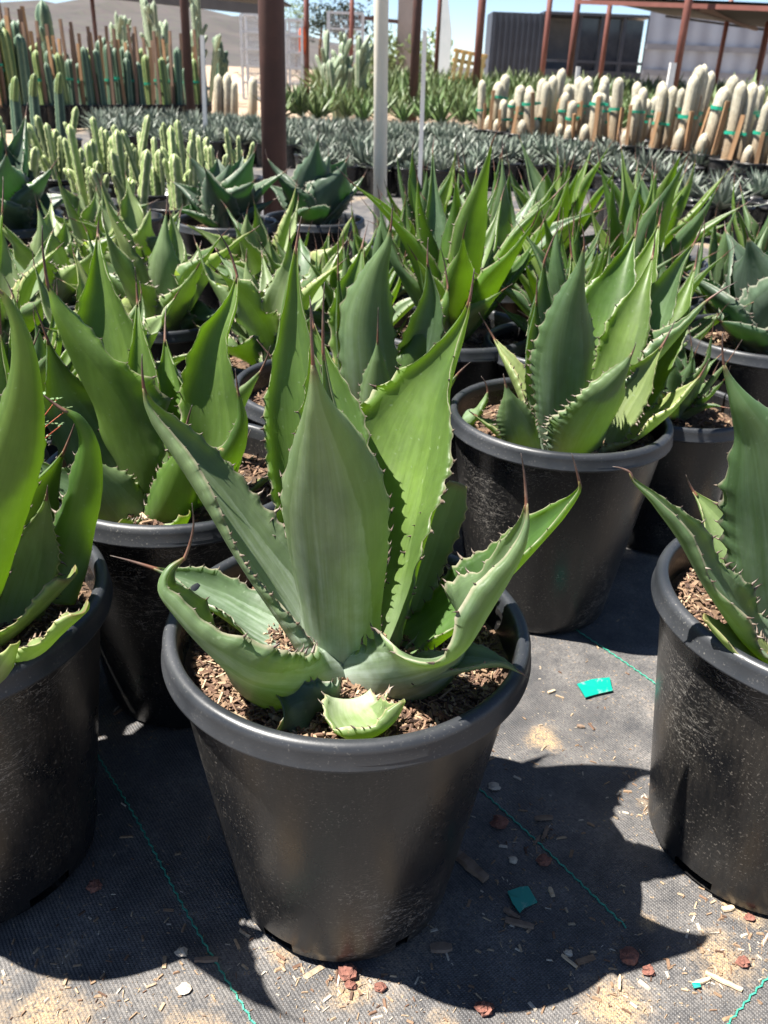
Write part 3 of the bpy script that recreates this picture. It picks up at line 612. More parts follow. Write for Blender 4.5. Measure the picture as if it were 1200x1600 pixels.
# agave behind right
rb = [
 dict(p=[(880, 708, -.05), (884, 640, -.06), (886, 560, -.07), (894, 480, -.075), (907, 420, -.078), (913, 385, -.08)], w=[36, 44, 48, 36, 15, 4], sp=(909, 350), az=5, a0=.8, a1=1.2, nt=17, k=1.12),
 dict(p=[(905, 712, -.06), (925, 672, -.085), (952, 620, -.10), (975, 578, -.105), (988, 552, -.105)], w=[44, 52, 42, 20, 4], sp=(994, 535), az=25, a0=.7, a1=1.1, nt=16, k=1.15, ad=(-.4, .8, .5)),
 dict(p=[(925, 690, .0), (975, 620, .0), (1020, 565, .0), (1065, 515, .0), (1105, 470, .0)], w=[40, 48, 40, 25, 7], sp=(1152, 440), az=75, a0=.8, a1=1.3, nt=15, k=1.15),
 dict(p=[(935, 705, -.03), (990, 680, -.04), (1040, 645, -.045), (1080, 605, -.045), (1094, 588, -.045)], w=[26, 32, 27, 13, 5], sp=(1108, 560), az=80, a0=.6, a1=1., nt=15, k=1.15, ad=(-.4, -.3, 1), mat=LEAFC),
 dict(p=[(912, 690, .02), (925, 590, .03), (945, 500, .04), (972, 420, .045), (993, 365, .045)], w=[34, 44, 46, 30, 6], sp=(1000, 320), az=-15, a0=.7, a1=1.2, nt=13, k=1.1, mat=LEAFB),
 dict(p=[(865, 700, -.02), (830, 640, -.02), (800, 580, -.02), (772, 530, -.02)], w=[24, 28, 24, 7], sp=(748, 488), az=60, a0=.8, a1=1.2, nt=16, k=1.1, mat=LEAFC),
 dict(p=[(825, 712, -.06), (812, 670, -.075), (798, 630, -.08), (790, 600, -.08)], w=[26, 30, 22, 6], az=20, a0=.5, a1=1., nt=11, slen=.012),
 dict(p=[(872, 690, .03), (856, 580, .04), (846, 490, .05), (850, 410, .05)], w=[28, 36, 30, 6], sp=(880, 345), az=10, a0=.7, a1=1.2, nt=12, mat=LEAF),
 dict(p=[(740, 660, -.02), (730, 652, -.025), (748, 640, -.03), (762, 612, -.03)], w=[14, 20, 18, 6], sp=(752, 588), az=70, a0=.8, a1=1.2, nt=6, mat=LEAF),
 dict(p=[(915, 660, .05), (950, 560, .07), (985, 480, .08), (1015, 400, .085), (1030, 350, .085)], w=[30, 42, 40, 24, 6], sp=(1036, 315), az=-25, a0=.7, a1=1.2, nt=13, mat=LEAFB),
 dict(p=[(930, 660, .04), (985, 560, .06), (1030, 480, .07), (1065, 410, .07), (1085, 380, .07)], w=[30, 40, 36, 18, 6], sp=(1100, 345), az=-40, a0=.8, a1=1.3, nt=13, mat=LEAF),
 dict(p=[(895, 660, .06), (903, 560, .08), (900, 470, .09), (893, 400, .09)], w=[30, 40, 32, 6], sp=(888, 340), az=0, a0=.7, a1=1.2, nt=11, mat=LEAFB),
 dict(p=[(928, 695, -.01), (955, 600, -.01), (984, 510, -.01), (1008, 440, -.01), (1020, 400, -.01)], w=[26, 34, 32, 18, 5], az=-25, nt=13, mat=LEAFB, sp=(1024, 360)),
 dict(p=[(915, 695, .01), (934, 610, .02), (950, 530, .025), (962, 465, .025)], w=[22, 28, 24, 5], az=-10, nt=12, mat=LEAFC, slen=.03),
 dict(p=[(945, 695, .0), (998, 610, .01), (1042, 530, .015), (1072, 460, .015), (1086, 418, .015)], w=[28, 38, 34, 18, 5], az=-40, nt=13, mat=LEAFB, sp=(1092, 380)),
 dict(p=[(862, 695, .0), (846, 610, .0), (836, 530, .0), (838, 470, .0)], w=[22, 28, 22, 5], az=15, nt=12, mat=LEAF, slen=.03),
 dict(p=[(930, 700, -.03), (965, 640, -.035), (1005, 585, -.035), (1035, 540, -.035)], w=[28, 36, 28, 6], az=-30, nt=14, mat=LEAFC, slen=.03),
 dict(p=[(850, 705, -.03), (800, 690, -.04), (765, 665, -.045), (740, 648, -.045)], w=[20, 24, 18, 6], az=80, a0=.4, a1=.8, nt=12, mat=LEAFC, slen=.01),
]
traced_plant('agave_plant', (RBP[0], RBP[1], .252), rb, 'bright many-leaved agave behind the centre plant on its right', 'agave', lean=.11)

# agave behind left
lb = [
 dict(p=[(232, 826, -.02), (216, 752, -.03), (182, 662, -.035), (138, 578, -.035), (94, 500, -.035), (74, 445, -.033)], w=[24, 46, 64, 60, 34, 7], sp=(66, 352), az=-25, a0=.7, a1=1.3, nt=13, k=1.08, wave=.28, mat=LEAFB, ad=(.5, .8, .4)),
 dict(p=[(235, 780, .03), (205, 670, .05), (182, 570, .06), (164, 470, .065), (155, 400, .065), (153, 365, .065)], w=[40, 54, 54, 42, 18, 6], sp=(155, 338), az=-5, a0=.55, a1=1.2, nt=11, mat=LEAFB),
 dict(p=[(245, 770, .02), (236, 680, .02), (225, 590, .02), (217, 515, .02), (215, 470, .02)], w=[28, 34, 30, 15, 6], sp=(211, 418), az=0, a0=1., a1=1.4, nt=8, mat=LEAFB),
 dict(p=[(258, 825, -.01), (302, 765, -.02), (334, 685, -.02), (332, 600, -.02), (338, 530, -.02), (362, 475, -.02), (371, 432, -.02)], w=[36, 50, 58, 48, 36, 24, 8], sp=(338, 357), az=8, a0=.8, twist=.35, a1=1.2, nt=13, mat=LEAFB),
 dict(p=[(215, 790, .02), (160, 720, .03), (112, 640, .035), (85, 570, .035), (74, 530, .035)], w=[36, 50, 46, 26, 6], az=30, a0=.5, a1=1.1, nt=13, mat=LEAF),
 dict(p=[(205, 830, -.02), (150, 790, -.03), (95, 755, -.035), (45, 715, -.035)], w=[34, 42, 34, 8], az=70, a0=.5, a1=1., nt=13, mat=LEAF),
 dict(p=[(250, 780, .03), (262, 690, .04), (266, 610, .045), (258, 530, .045)], w=[30, 40, 36, 7], az=-10, a0=.7, a1=1.2, nt=9, mat=LEAFB),
 dict(p=[(275, 810, -.03), (320, 770, -.05), (362, 720, -.06), (380, 660, -.06), (372, 610, -.06)], w=[30, 38, 32, 20, 6], az=50, a0=.8, a1=1.3, nt=12, mat=LEAFB, slen=.02),
 dict(p=[(228, 838, -.05), (190, 795, -.065), (158, 748, -.07), (138, 712, -.07)], w=[36, 46, 38, 10], az=40, a0=.5, a1=.9, nt=14, mat=LEAFP, slen=.012),
 dict(p=[(248, 846, -.05), (268, 790, -.07), (284, 730, -.078), (290, 672, -.078)], w=[34, 42, 34, 7], az=0, a0=.9, a1=1.2, nt=12, mat=LEAFB, slen=.025),
 dict(p=[(260, 838, -.02), (310, 800, -.03), (352, 750, -.035), (380, 700, -.035)], w=[40, 50, 44, 12], az=40, a0=.7, a1=1.1, nt=12, mat=LEAFB, slen=.02),
 dict(p=[(215, 842, -.05), (165, 818, -.06), (120, 800, -.065)], w=[34, 40, 14], az=75, a0=.6, a1=.9, nt=12, mat=LEAF, slen=.012),
 dict(p=[(230, 846, -.075), (205, 840, -.088), (182, 824, -.094)], w=[26, 30, 16], az=70, a0=.6, a1=.8, nt=8, cut=True, mat=LEAFC, thorn=THORNP),
 dict(p=[(255, 842, -.07), (275, 830, -.085), (292, 805, -.09)], w=[28, 30, 14], az=60, a0=.7, a1=.9, nt=8, cut=True, mat=LEAFB, thorn=THORNP),
 dict(p=[(270, 800, .05), (335, 690, .07), (380, 620, .08), (408, 580, .08)], w=[30, 36, 24, 6], az=40, a0=.6, a1=1.1, nt=12, mat=LEAF),
 dict(p=[(280, 820, .0), (350, 790, .01), (400, 760, .015), (432, 735, .015)], w=[28, 34, 28, 8], az=75, a0=.4, a1=.8, nt=12, mat=LEAFC, cut=True),
]
traced_plant('agave_plant', (LBP[0], LBP[1], .252), lb, 'dark agave behind the left pots with one very broad leaf leaning left', 'agave', lean=.08)

# agave straight behind the centre plant
cb = [
 dict(p=[(590, 690, -.02), (580, 600, -.03), (574, 510, -.03), (588, 430, -.03), (606, 380, -.03), (611, 355, -.03)], w=[40, 46, 46, 34, 15, 5], sp=(613, 318), az=5, a0=.8, a1=1.3, nt=12, k=1.1, mat=LEAF),
 dict(p=[(592, 690, -.05), (588, 625, -.065), (589, 570, -.07), (590, 532, -.07)], w=[26, 27, 18, 4], sp=(591, 480), az=0, a0=.8, a1=1.2, nt=10, k=1.1, mat=LEAF),
 dict(p=[(560, 680, .0), (545, 590, .0), (533, 500, .0), (528, 430, .0)], w=[16, 18, 14, 4], sp=(530, 345), az=20, a0=1., a1=1.3, nt=9, mat=LEAF),
 dict(p=[(605, 690, .0), (640, 610, .0), (672, 540, .0), (695, 480, .0), (700, 450, .0)], w=[32, 40, 34, 18, 5], sp=(688, 385), az=40, a0=.7, a1=1.2, nt=11, mat=LEAFB, k=1.1),
 dict(p=[(575, 660, .04), (560, 540, .05), (556, 450, .06), (566, 385, .06)], w=[34, 44, 34, 6], az=0, a0=.5, a1=1., nt=10, mat=LEAFB),
 dict(p=[(600, 690, -.04), (645, 655, -.05), (690, 620, -.06), (715, 585, -.06)], w=[26, 34, 24, 6], az=70, a0=.6, a1=1., nt=11, mat=LEAF, slen=.02),
 dict(p=[(560, 690, .0), (510, 640, .0), (460, 600, .0), (425, 560, .0)], w=[26, 32, 24, 6], az=65, a0=.6, a1=1., nt=12, mat=LEAF, slen=.03),
 dict(p=[(610, 660, .03), (650, 560, .04), (672, 470, .05), (668, 410, .05)], w=[26, 34, 24, 6], az=0, a0=.6, a1=1., nt=12, mat=LEAF, slen=.03),
]
traced_plant('agave_plant', (CBP[0], CBP[1], .252), cb, 'upright dark green agave half hidden right behind the centre plant', 'agave', lean=.10)

# ------------------------------------------------------------------ generated agaves for the rows behind
def gen_leaves(seed, n, L, W, emin=30, emax=84, nu=26, nv=7, nt=12, wavy=.0, curl=.5, tooth=.0055, a0=.65, th=.006, slen=.035, scal=.08):
    r = random.Random(seed); out = []; ph = r.uniform(0, 360)
    for i in range(n):
        f = i/(n-1); az = math.radians(ph+137.5*i+r.uniform(-14, 14)); e = math.radians(emax-(emax-emin)*f**.9+r.uniform(-7, 7))
        l = L*(1.02-.45*f**2.2)*r.uniform(.85, 1.1) if f > .12 else L*.85*r.uniform(.9, 1.05)
        w = W*(1-.35*f)*r.uniform(.85, 1.15)
        o = np.array([math.cos(az), math.sin(az), 0]); P = np.array([0, 0, 0.])+o*.012; C = [P]; ws = [.62*w]
        k = 6; bend = r.uniform(-.25, .55)*(1-f*.5)
        rec = r.uniform(-.9, .7)*curl
        tw = r.uniform(-.25, .25); sd = np.array([-o[1], o[0], 0])
        for s in range(1, k+1):
            q = s/k; ee = e+bend*.5*(q-.3)+rec*max(0, q-.6)*1.8; ee = min(ee, 1.75)
            P = P+l/k*(o*math.cos(ee)+np.array([0, 0, 1.])*math.sin(ee)+sd*tw*q); C.append(P)
            ws.append(w*[.62, .82, .98, 1.0, .78, .42, .09][s])
        S = sd*math.cos(.15)+np.array([0, 0, r.uniform(-.3, .3)])
        out.append(leaf_geo(C, ws, S, -o*math.sin(e)+np.array([0, 0, math.cos(e)+.2]), a0=a0*r.uniform(.85, 1.5), a1=1.3, twist=r.uniform(-.55, .55), th=th, nt=nt, tooth=tooth, nu=nu, nv=nv, seed=seed*31+i, slen=slen*r.uniform(.6, 1.2), scal=scal, wave=wavy*r.uniform(.4, 1.3)))
    return out
PROTO = {}
def gen_agave(key, loc, rz, s, label, mats, group=None, **kw):
    """a thing with its own leaves; repeats share the leaf meshes of the first of their kind"""
    if key not in PROTO:
        PROTO[key] = [tuple(mb.mesh(nm, SPINE if nm == 'spine' else LEAF, True) if mb and mb.v else None for mb, nm in zip(g_, ('leaf', 'teeth', 'spine'))) for g_ in gen_leaves(**kw)]
        for i, (a, b, c) in enumerate(PROTO[key]):
            a.materials.clear(); a.materials.append(mats[i % len(mats)])
            if b: b.materials.clear(); b.materials.append(THORNP if mats[0] in (LEAFP, LEAFC) else THORN)
    e = tag(empty('agave_plant', loc, rz), label, 'agave', group); e.scale = (s, s, s)
    for a, b, c in PROTO[key]:
        lo = link('leaf', a, e)
        if b: tag(link('teeth', b, lo), kind='stuff')
        if c: link('spine', c, lo)
    return e
TALL = dict(n=18, L=.31, W=.037, a0=.95, emin=38, emax=86, wavy=.2, curl=.8)
TALL2 = dict(n=18, L=.29, W=.034, a0=.95, emin=34, emax=86, curl=.9, wavy=.25)
WAVY = dict(n=13, L=.235, W=.042, emin=22, emax=76, wavy=.5, curl=.9, tooth=.006, nt=14, slen=.02, scal=.16)
BLUE = dict(n=12, L=.24, W=.085, emin=30, emax=80, curl=.5, nt=13, a0=.5, slen=.022, scal=.14)
zp, zs = mid_m[3]+.004, sm_m[3]+.004
mid = [  # kind, seed, x, y, small pot, rotation, scale, plant label, pot label
 ('t', 1, .105, 1.46, 0, .3, 1.0, 'upright agave with long bright leaves just right of the white pole, second row', 'black pot of the bright agave in the second row right of the white pole'),
 ('t2', 2, .30, 1.40, 0, 1.2, .85, 'agave crowded behind the bright many-leaved agave on the right', 'black pot tucked behind the many-leaved agave on the right'),
 ('s', 3, .455, 1.27, 1, .5, .8, 'small agave in the low pot beside the many-leaved agave on the right', 'low black pot to the right of the many-leaved agave'),
 ('b', 4, .655, 1.50, 0, 2.0, 1.0, 'broad blue-green agave at the right edge in the second row', 'black pot at the right edge in the second row'),
 ('t2', 5, .215, 1.86, 0, 2.2, 1.06, 'tall dark agave in the third row whose tip reaches highest right of the white pole', 'black pot of the tallest third-row agave right of the white pole'),
 ('t', 6, .50, 1.80, 0, 4.1, .95, 'narrow-leaved agave in the third row towards the right', 'black pot in the third row towards the right'),
 ('t2', 7, -.03, 1.90, 1, 3.0, .7, 'small agave in the third row at the foot of the white pole', 'small black pot in front of the foot of the white pole'),
 ('t2', 8, .84, 1.98, 0, 5.0, .9, 'agave in the third row at the right edge', 'black pot in the third row at the right edge'),
 ('t', 9, .40, 2.22, 0, 1.7, .9, 'agave in the fourth row below the white hairy cacti', 'black pot in the fourth row below the white hairy cacti'),
 ('t2', 10, .07, 2.24, 0, .8, .85, 'agave in the fourth row just right of the white pole', 'black pot in the fourth row just right of the white pole'),
 ('w', 11, -.205, 1.44, 1, .6, 1.05, 'pale wavy-leaved agave between the left leaves and the centre plant', 'small black pot of the pale wavy agave left of centre'),
 ('w', 12, -.44, 1.62, 1, 2.3, 1.1, 'pale wavy-edged agave behind the dark broad agave on the left', 'small black pot behind the dark broad agave on the left'),
 ('w', 13, -.43, 1.26, 1, 4.0, .9, 'wavy agave crowded between the left foreground plants', 'small black pot crowded between the left foreground plants'),
 ('w', 14, -.69, 1.47, 1, 1.0, 1.0, 'wavy agave at the left edge in the second row', 'small black pot at the left edge in the second row'),
 ('w', 15, -.30, 1.98, 1, 5.2, .95, 'wavy agave in front of the blue agaves near the rusty pole', 'small black pot in front of the blue agaves near the rusty pole'),
 ('w', 16, -.60, 2.02, 1, 3.6, 1.0, 'wavy agave in front of the yellow-green spurges', 'small black pot in front of the yellow-green spurges'),
 ('b', 17, -1.0, 2.28, 0, .3, 1.15, 'very broad dark blue agave at the left edge below the spurges', 'black pot of the broad dark blue agave at the left edge'),
 ('b', 18, -.47, 2.44, 0, 1.9, 1.0, 'blue-green agave just left of the rusty pole', 'black pot of the blue-green agave left of the rusty pole'),
 ('b', 19, -.235, 2.56, 0, 4.4, 1.0, 'blue-green agave between the rusty pole and the white pole', 'black pot of the blue-green agave between the two poles'),
 ('t', 21, -.522, .832, 0, 1.0, 1.0, 'agave mostly hidden at the left edge behind the left foreground plant', 'black pot mostly hidden behind the left foreground pot'),
 ('t', 24, -.72, .55, 0, 2.0, 1.0, 'agave standing left of the left foreground pot, outside the photo', 'black pot standing left of the left foreground pot'),
 ('w', 22, -.74, 1.14, 1, 2.6, 1.05, 'wavy pale agave at the left edge behind the left foreground plant', 'small black pot at the left edge behind the left foreground plant'),
 ('t2', 23, -.50, 1.12, 1, .4, .72, 'short green agave between the dark broad agave and the left edge', 'small black pot between the dark broad agave and the left edge'),
 ('w', 25, -.17, 1.73, 1, 1.4, .95, 'wavy agave below the blue agave between the two poles', 'small black pot below the blue agave between the two poles'),
 ('w', 26, -.70, 1.78, 1, 4.4, 1.0, 'wavy agave between the broad blue agave and the yellow-green spurges', 'small black pot in front of the broad dark blue agave'),
 ('t2', 27, .72, 1.83, 1, 3.3, .8, 'short agave behind the blue-green one at the right edge', 'small black pot behind the blue-green agave at the right edge'),
 ('t', 28, .33, 1.68, 1, 5.3, .75, 'short bright agave in the gap between second and third rows right of centre', 'small black pot in the gap between second and third rows right of centre'),
 ('t2', 29, -.07, 1.50, 1, 2.1, .8, 'short agave right behind the hidden plant at the centre', 'small black pot right behind the hidden plant at the centre'),
 ('t2', 30, .475, 1.53, 1, 1.5, .85, 'agave filling the gap between the many-leaved agave and the blue-green one', 'small black pot between the many-leaved agave and the blue-green one'),
 ('t2', 31, .90, 1.66, 0, .7, .95, 'green agave cut off by the right edge in the third row', 'black pot cut off by the right edge in the third row'),
 ('t', 32, .62, 2.14, 0, 2.9, .9, 'agave in the fourth row right of the middle', 'black pot in the fourth row right of the middle'),
 ('t2', 36, .03, 2.02, 1, 5.5, .75, 'small agave between third and fourth rows beside the white pole', 'small black pot between third and fourth rows beside the white pole'),
 ('w', 37, -.75, 2.18, 1, 5.9, 1.0, 'wavy agave right of the broad dark blue agave', 'small black pot right of the broad dark blue agave'),
 ('w', 20, -.93, 1.72, 1, 2.0, 1.0, 'wavy agave at the left edge in front of the broad blue one', 'small black pot at the left edge in front of the broad blue agave'),
]
for kd, sd, x, y, small, rz, s, la, lp in mid:
    pm, mu, z = (sm_m, mul_s, zs) if small else (mid_m, mul_f, zp)
    pot(pm, (x, y, gz(x, y)+.004), lp, rz, mulch=mu)
    if kd == 't': gen_agave(('t', sd % 3), (x, y, z), rz, s, la, [LEAFB, LEAF, LEAFB], seed=sd*5, **TALL)
    if kd == 't2': gen_agave(('t2', sd % 3), (x, y, z), rz, s, la, [LEAF, LEAFB, LEAF, LEAF], seed=sd*7, **TALL2)
    if kd == 's': gen_agave('s', (x, y, z), rz, s, la, [LEAF], seed=sd, **dict(TALL2, L=.17, W=.022))
    if kd == 'b': gen_agave(('b', sd % 2), (x, y, z), rz, s, la, [LEAFD], seed=sd*3, **BLUE)
    if kd == 'w': gen_agave(('w', sd % 3), (x, y, z), rz, s, la, [LEAFP, LEAFP, LEAFC, LEAF], seed=sd*11, **WAVY)

ORD = 'first second third fourth fifth sixth seventh eighth ninth tenth eleventh twelfth thirteenth fourteenth fifteenth sixteenth seventeenth eighteenth nineteenth twentieth twenty-first twenty-second twenty-third twenty-fourth twenty-fifth twenty-sixth'.split()
# ------------------------------------------------------------------ cactus stems
def stem_geo(mb, base, top, r, ribs, depth, seg=16, per=4, wave=0., wn=9, bulge=.08, ph=0., cap=.8, mi=0):
    base = np.array(base, float); top = np.array(top, float); d = top-base; L = np.linalg.norm(d); d /= L
    ref = np.array([1., 0, 0]) if abs(d[0]) < .8 else np.array([0, 1., 0]); x = np.cross(ref, d); x /= np.linalg.norm(x); y = np.cross(d, x)
    n = ribs*per; V = []; A = []
    for i in range(seg+1):
        q = i/seg; s = 1-(1-q)**1.0
        rr_ = r*(1+bulge*math.sin(q*5+ph)); hl = q*L; e = cap*r*2/L
        if q > 1-e: rr_ *= math.sqrt(max(.004, 1-((q-1+e)/e)**2))
        for j in range(n):
            a = 2*math.pi*j/n; c = abs(math.cos(ribs*a/2)); k = c**1.4
            k2 = k*(1-wave*.5+wave*.5*math.cos(q*wn*6.283+ph+(int(j/per) % 2)*3.1))
            rad = rr_*(1-depth+depth*k2)
            V.append(base+d*hl+x*rad*math.cos(a)+y*rad*math.sin(a)); A.append((q, k, .5))
    Fc = [(i*n+j, i*n+(j+1) % n, (i+1)*n+(j+1) % n, (i+1)*n+j) for i in range(seg) for j in range(n)]+[tuple(seg*n+j for j in range(n))]
    mb.add(V, Fc, mi, A)
def fieldpot(R, H, rb, n=20):
    b = MB(); b.lathe([(rb, 0), (R*.95, H-.018), (R*.95, H-.014), (R, H-.014), (R, H-.001), (R*.96, H), (R*.93, H-.002), (R*.92, H-.03), (.0, H-.026)], n); return b.mesh('small_pot', [POT], True)
FP = fieldpot(.078, .16, .058); FP2 = fieldpot(.115, .22, .09)
def ftop(me, loc, label, group): return tag(link('nursery_pot', me, None, loc), label, 'pot', group)

# variegated spurges behind the left rows
euph = []
for v in range(4):
    r = random.Random(40+v); stems = []
    for k in range(r.randint(5, 7)):
        mb = MB(); a = r.uniform(0, 6.28); q = r.uniform(.0, .055); h = r.uniform(.12, .30) if k else .33; ln = r.uniform(.0, .09)
        b = (q*math.cos(a), q*math.sin(a), -.01); tp_ = (b[0]+ln*math.cos(a), b[1]+ln*math.sin(a), h)
        stem_geo(mb, b, tp_, r.uniform(.017, .024), 4, .52, 22, 4, .45, r.uniform(6, 9), .1, r.uniform(0, 6))
        if r.random() < .7:
            z = h*r.uniform(.3, .6); m0 = (b[0]+(tp_[0]-b[0])*z/h, b[1]+(tp_[1]-b[1])*z/h, z); a2 = r.uniform(0, 6.28); o_ = r.uniform(.03, .05)
            stem_geo(mb, m0, (m0[0]+o_*math.cos(a2), m0[1]+o_*math.sin(a2), z+r.uniform(.06, .11)), .014, 4, .5, 10, 4, .4, 3, .1, 1.)
        stems.append(mb.mesh('stem', EUPH, True))
    euph.append(stems)
rr_ = random.Random(5); k = 0; nrow = [0]*6
sp_names = []
for row in range(5):
    Y = 2.85+row*.30
    for c in range(9):
        x = -.62-.03*row-c*.27-(.13 if row % 2 else 0)+rr_.uniform(-.03, .03); y = Y+rr_.uniform(-.03, .03)
        if abs(x)/y > .50 or (row == 0 and x > -.75): continue
        ftop(FP2, (x, y, .0), 'black pot holding a variegated spurge in the block on the left', 'pots of the variegated spurges')
        e = tag(empty('spurge_plant', (x, y, .195), rr_.uniform(0, 6.28)), f'yellow-green columnar spurge on the left, {ORD[row]} row from the front, {ORD[nrow[row]]} from the right', 'spurge', 'variegated spurges on the left'); nrow[row] += 1
        s = rr_.uniform(.62, .86); e.scale = (s*1.1, s*1.1, s)
        for st in euph[k % 4]: link('stem', st, e)
        k += 1
# a few tall single spurges standing above the block
for (px, py, Y) in ((45, 120, 5.2), (85, 118, 5.6), (15, 125, 4.8)):
    P = at(px, py, Y); mb = MB(); e = tag(empty('column_cactus', (P[0], P[1], .19)), {45: 'tall dark column cactus with a yellow crest near the left edge', 85: 'tall column cactus with a bent yellow tip left of the staked row', 15: 'tall yellow-tipped column cactus at the left edge'}[px], 'cactus')
    stem_geo(mb, (0, 0, 0), (.02, 0, P[2]-.19), .03, 5, .4, 18, 4, .2, 9); mb.build('stem', CEREUS, e, True)
    mb = MB(); stem_geo(mb, (.015, -.01, P[2]-.28), (.05, -.04, P[2]-.17), .022, 5, .4, 10, 4, .2, 4); mb.build('branch', CEREUSY, e, True)
    ftop(FP2, (P[0], P[1], 0), {45: 'black pot of the tall cactus with the yellow crest', 85: 'black pot of the cactus with a bent yellow tip', 15: 'black pot of the yellow-tipped cactus at the left edge'}[px], None)

# ------------------------------------------------------------------ small rosettes
def rosette(seed, n, L, W, emin, emax, mat, k=4, fold=.35):
    r = random.Random(seed); mb = MB(); ph = r.uniform(0, 6)
    for i in range(n):
        f = i/(n-1); az = ph+2.39996*i; e = math.radians(emax-(emax-emin)*f+r.uniform(-8, 8)); l = L*r.uniform(.75, 1.1)*(.7+.3*min(1, f*2)); w = W*r.uniform(.85, 1.15)
        o = np.array([math.cos(az), math.sin(az), 0]); sd = np.array([-o[1], o[0], 0]); P = o*.006; V = []; A = []; bend = r.uniform(-.1, .35)
        for s in range(k+1):
            q = s/k; ww = w*[.75, 1., .8, .42, .04][s] if k == 4 else w*(1-q)
            ee = e+bend*(q-.3); nn = np.cross(o*math.cos(ee)+np.array([0, 0, math.sin(ee)]), sd); nn = nn if nn[2]*1+(-o@nn) > 0 else -nn
            V += [P-sd*ww+nn*ww*fold, P, P+sd*ww+nn*ww*fold, P-nn*ww*.35]; A += [(q, 1., .5), (q, 0., .5), (q, 1., .5), (q, .2, .5)]
            P = P+l/k*(o*math.cos(ee)+np.array([0, 0, 1.])*math.sin(ee))
        Fc = []
        for s in range(k):
            a = s*4; b = a+4
            Fc += [(a, a+1, b+1, b), (a+1, a+2, b+2, b+1), (a+2, a+3, b+3, b+2), (a+3, a, b, b+3)]
        mb.add(V, Fc, 0, A)
    return mb.mesh('rosette', mat)
RB_ = [rosette(100+i, 34, .125, .011, 8, 82, ROSB) for i in range(5)]
RG_ = [rosette(200+i, 18, .30, .019, 30, 84, ROSG) for i in range(4)]+[rosette(210, 16, .30, .022, 30, 84, ROSP)]
# blue-grey block
rr_ = random.Random(9); cnt = 0; cand = []
for row in range(22):
    y = 5.35+row*.185
    for c in range(40):
        x = -2.9+c*.185+(.09 if row % 2 else 0)+rr_.uniform(-.02, .02)
        px = 600+CAM_F*x/ (y*1.13)
        if px > 1240 or px < 215 or rr_.random() < .07: continue
        if px < 480 and y < 6.6: continue
        # the block thins out to rows of empty pots on the right
        yb = 8.15-(px-750)*.0050
        if px > 740 and y > yb: continue
        if px > 880 and row % 3: continue
        if px > 700 and y < 5.8 and px < 900: continue
        cand.append((y, x))
cand.sort()
step = max(1., len(cand)/560)
for i, (y, x) in enumerate(cand):
    pl = ftop(FP, (x, y, 0), 'small black pot in the block of blue-grey agaves', 'pots of the small blue-grey agaves') if i < 95 else None
    if i < 290:
        o = tag(link('agave_plant', RB_[i % 5], None, (x, y, .135)), 'small blue-grey agave rosette in the dense block behind the large agaves', 'agave', 'small blue-grey agaves in the block')
        o.rotation_euler = (0, 0, rr_.uniform(0, 6.28)); s = rr_.choice((.65, .85, 1., 1.1, 1.25, 1.45)); o.scale = (s, s, s*rr_.uniform(.85, 1.2))
REST = cand[290:]
if REST:
    src = RB_[0]; sv = np.array([v.co[:] for v in src.vertices]); sf = [tuple(p.vertices) for p in src.polygons]
    sa = np.zeros(len(sv)*3); src.attributes['lf'].data.foreach_get('vector', sa); sa = [tuple(q) for q in sa.reshape(-1, 3)]
    pv = np.array([v.co[:] for v in FP.vertices]); pf = [tuple(p.vertices) for p in FP.polygons]
    mb = MB(); mp = MB()
    for y, x in cand[95:290]: mp.add(pv+np.array([x, y, 0]), pf)
    for y, x in REST:
        a = rr_.uniform(0, 6.28); s = rr_.uniform(.85, 1.2); Rm = np.array(Matrix.Rotation(a, 3, 'Z'))*s
        mb.add(sv@Rm.T+np.array([x, y, .135]), sf, 0, sa); mp.add(pv+np.array([x, y, 0]), pf)
    tag(mb.build('small_agaves', ROSB), 'far mass of blue-grey agave rosettes at the back of the block', 'agaves', kind='stuff')
    tag(mp.build('small_pots', POT), 'small black pots under the far blue-grey agaves', 'pots', kind='stuff')
# empty black pots on the right, set out in rows
rr_ = random.Random(19); n_e = 0
for row in range(14):
    y = 4.25+row*.19
    for c in range(26):
        x = 1.05+c*.185+rr_.uniform(-.01, .01); px = 600+CAM_F*x/(y*1.13)
        if px < 860 or px > 1250 or y > 7.6-(px-860)*.0050: continue
        if any(abs(x-xx) < .15 and abs(y-yy) < .15 for yy, xx in cand): continue
        ftop(FP, (x, y, 0), 'empty small black pot in the rows on the right', 'empty pots on the right'); n_e += 1
for (px, py, s) in ((1130, 305, 1.7), (1075, 290, 1.5), (975, 265, 1.3), (1010, 250, 1.2), (1190, 290, 1.5), (890, 245, 1.2)):
    P = atz(px, py, .2)
    o = tag(link('agave_plant', RB_[px % 5], None, (P[0], P[1], .14)), {1130: 'grey agave rosette standing nearest in the rows of empty pots', 1075: 'loose grey agave rosette left of the nearest one among the empty pots', 975: 'grey agave rosette at the front left of the empty pots', 1010: 'grey agave rosette under the middle of the white hairy cacti', 1190: 'grey agave rosette among the empty pots at the right edge', 890: 'grey agave rosette at the left end of the empty pots'}[px], 'agave')
    o.scale = (s, s, s)
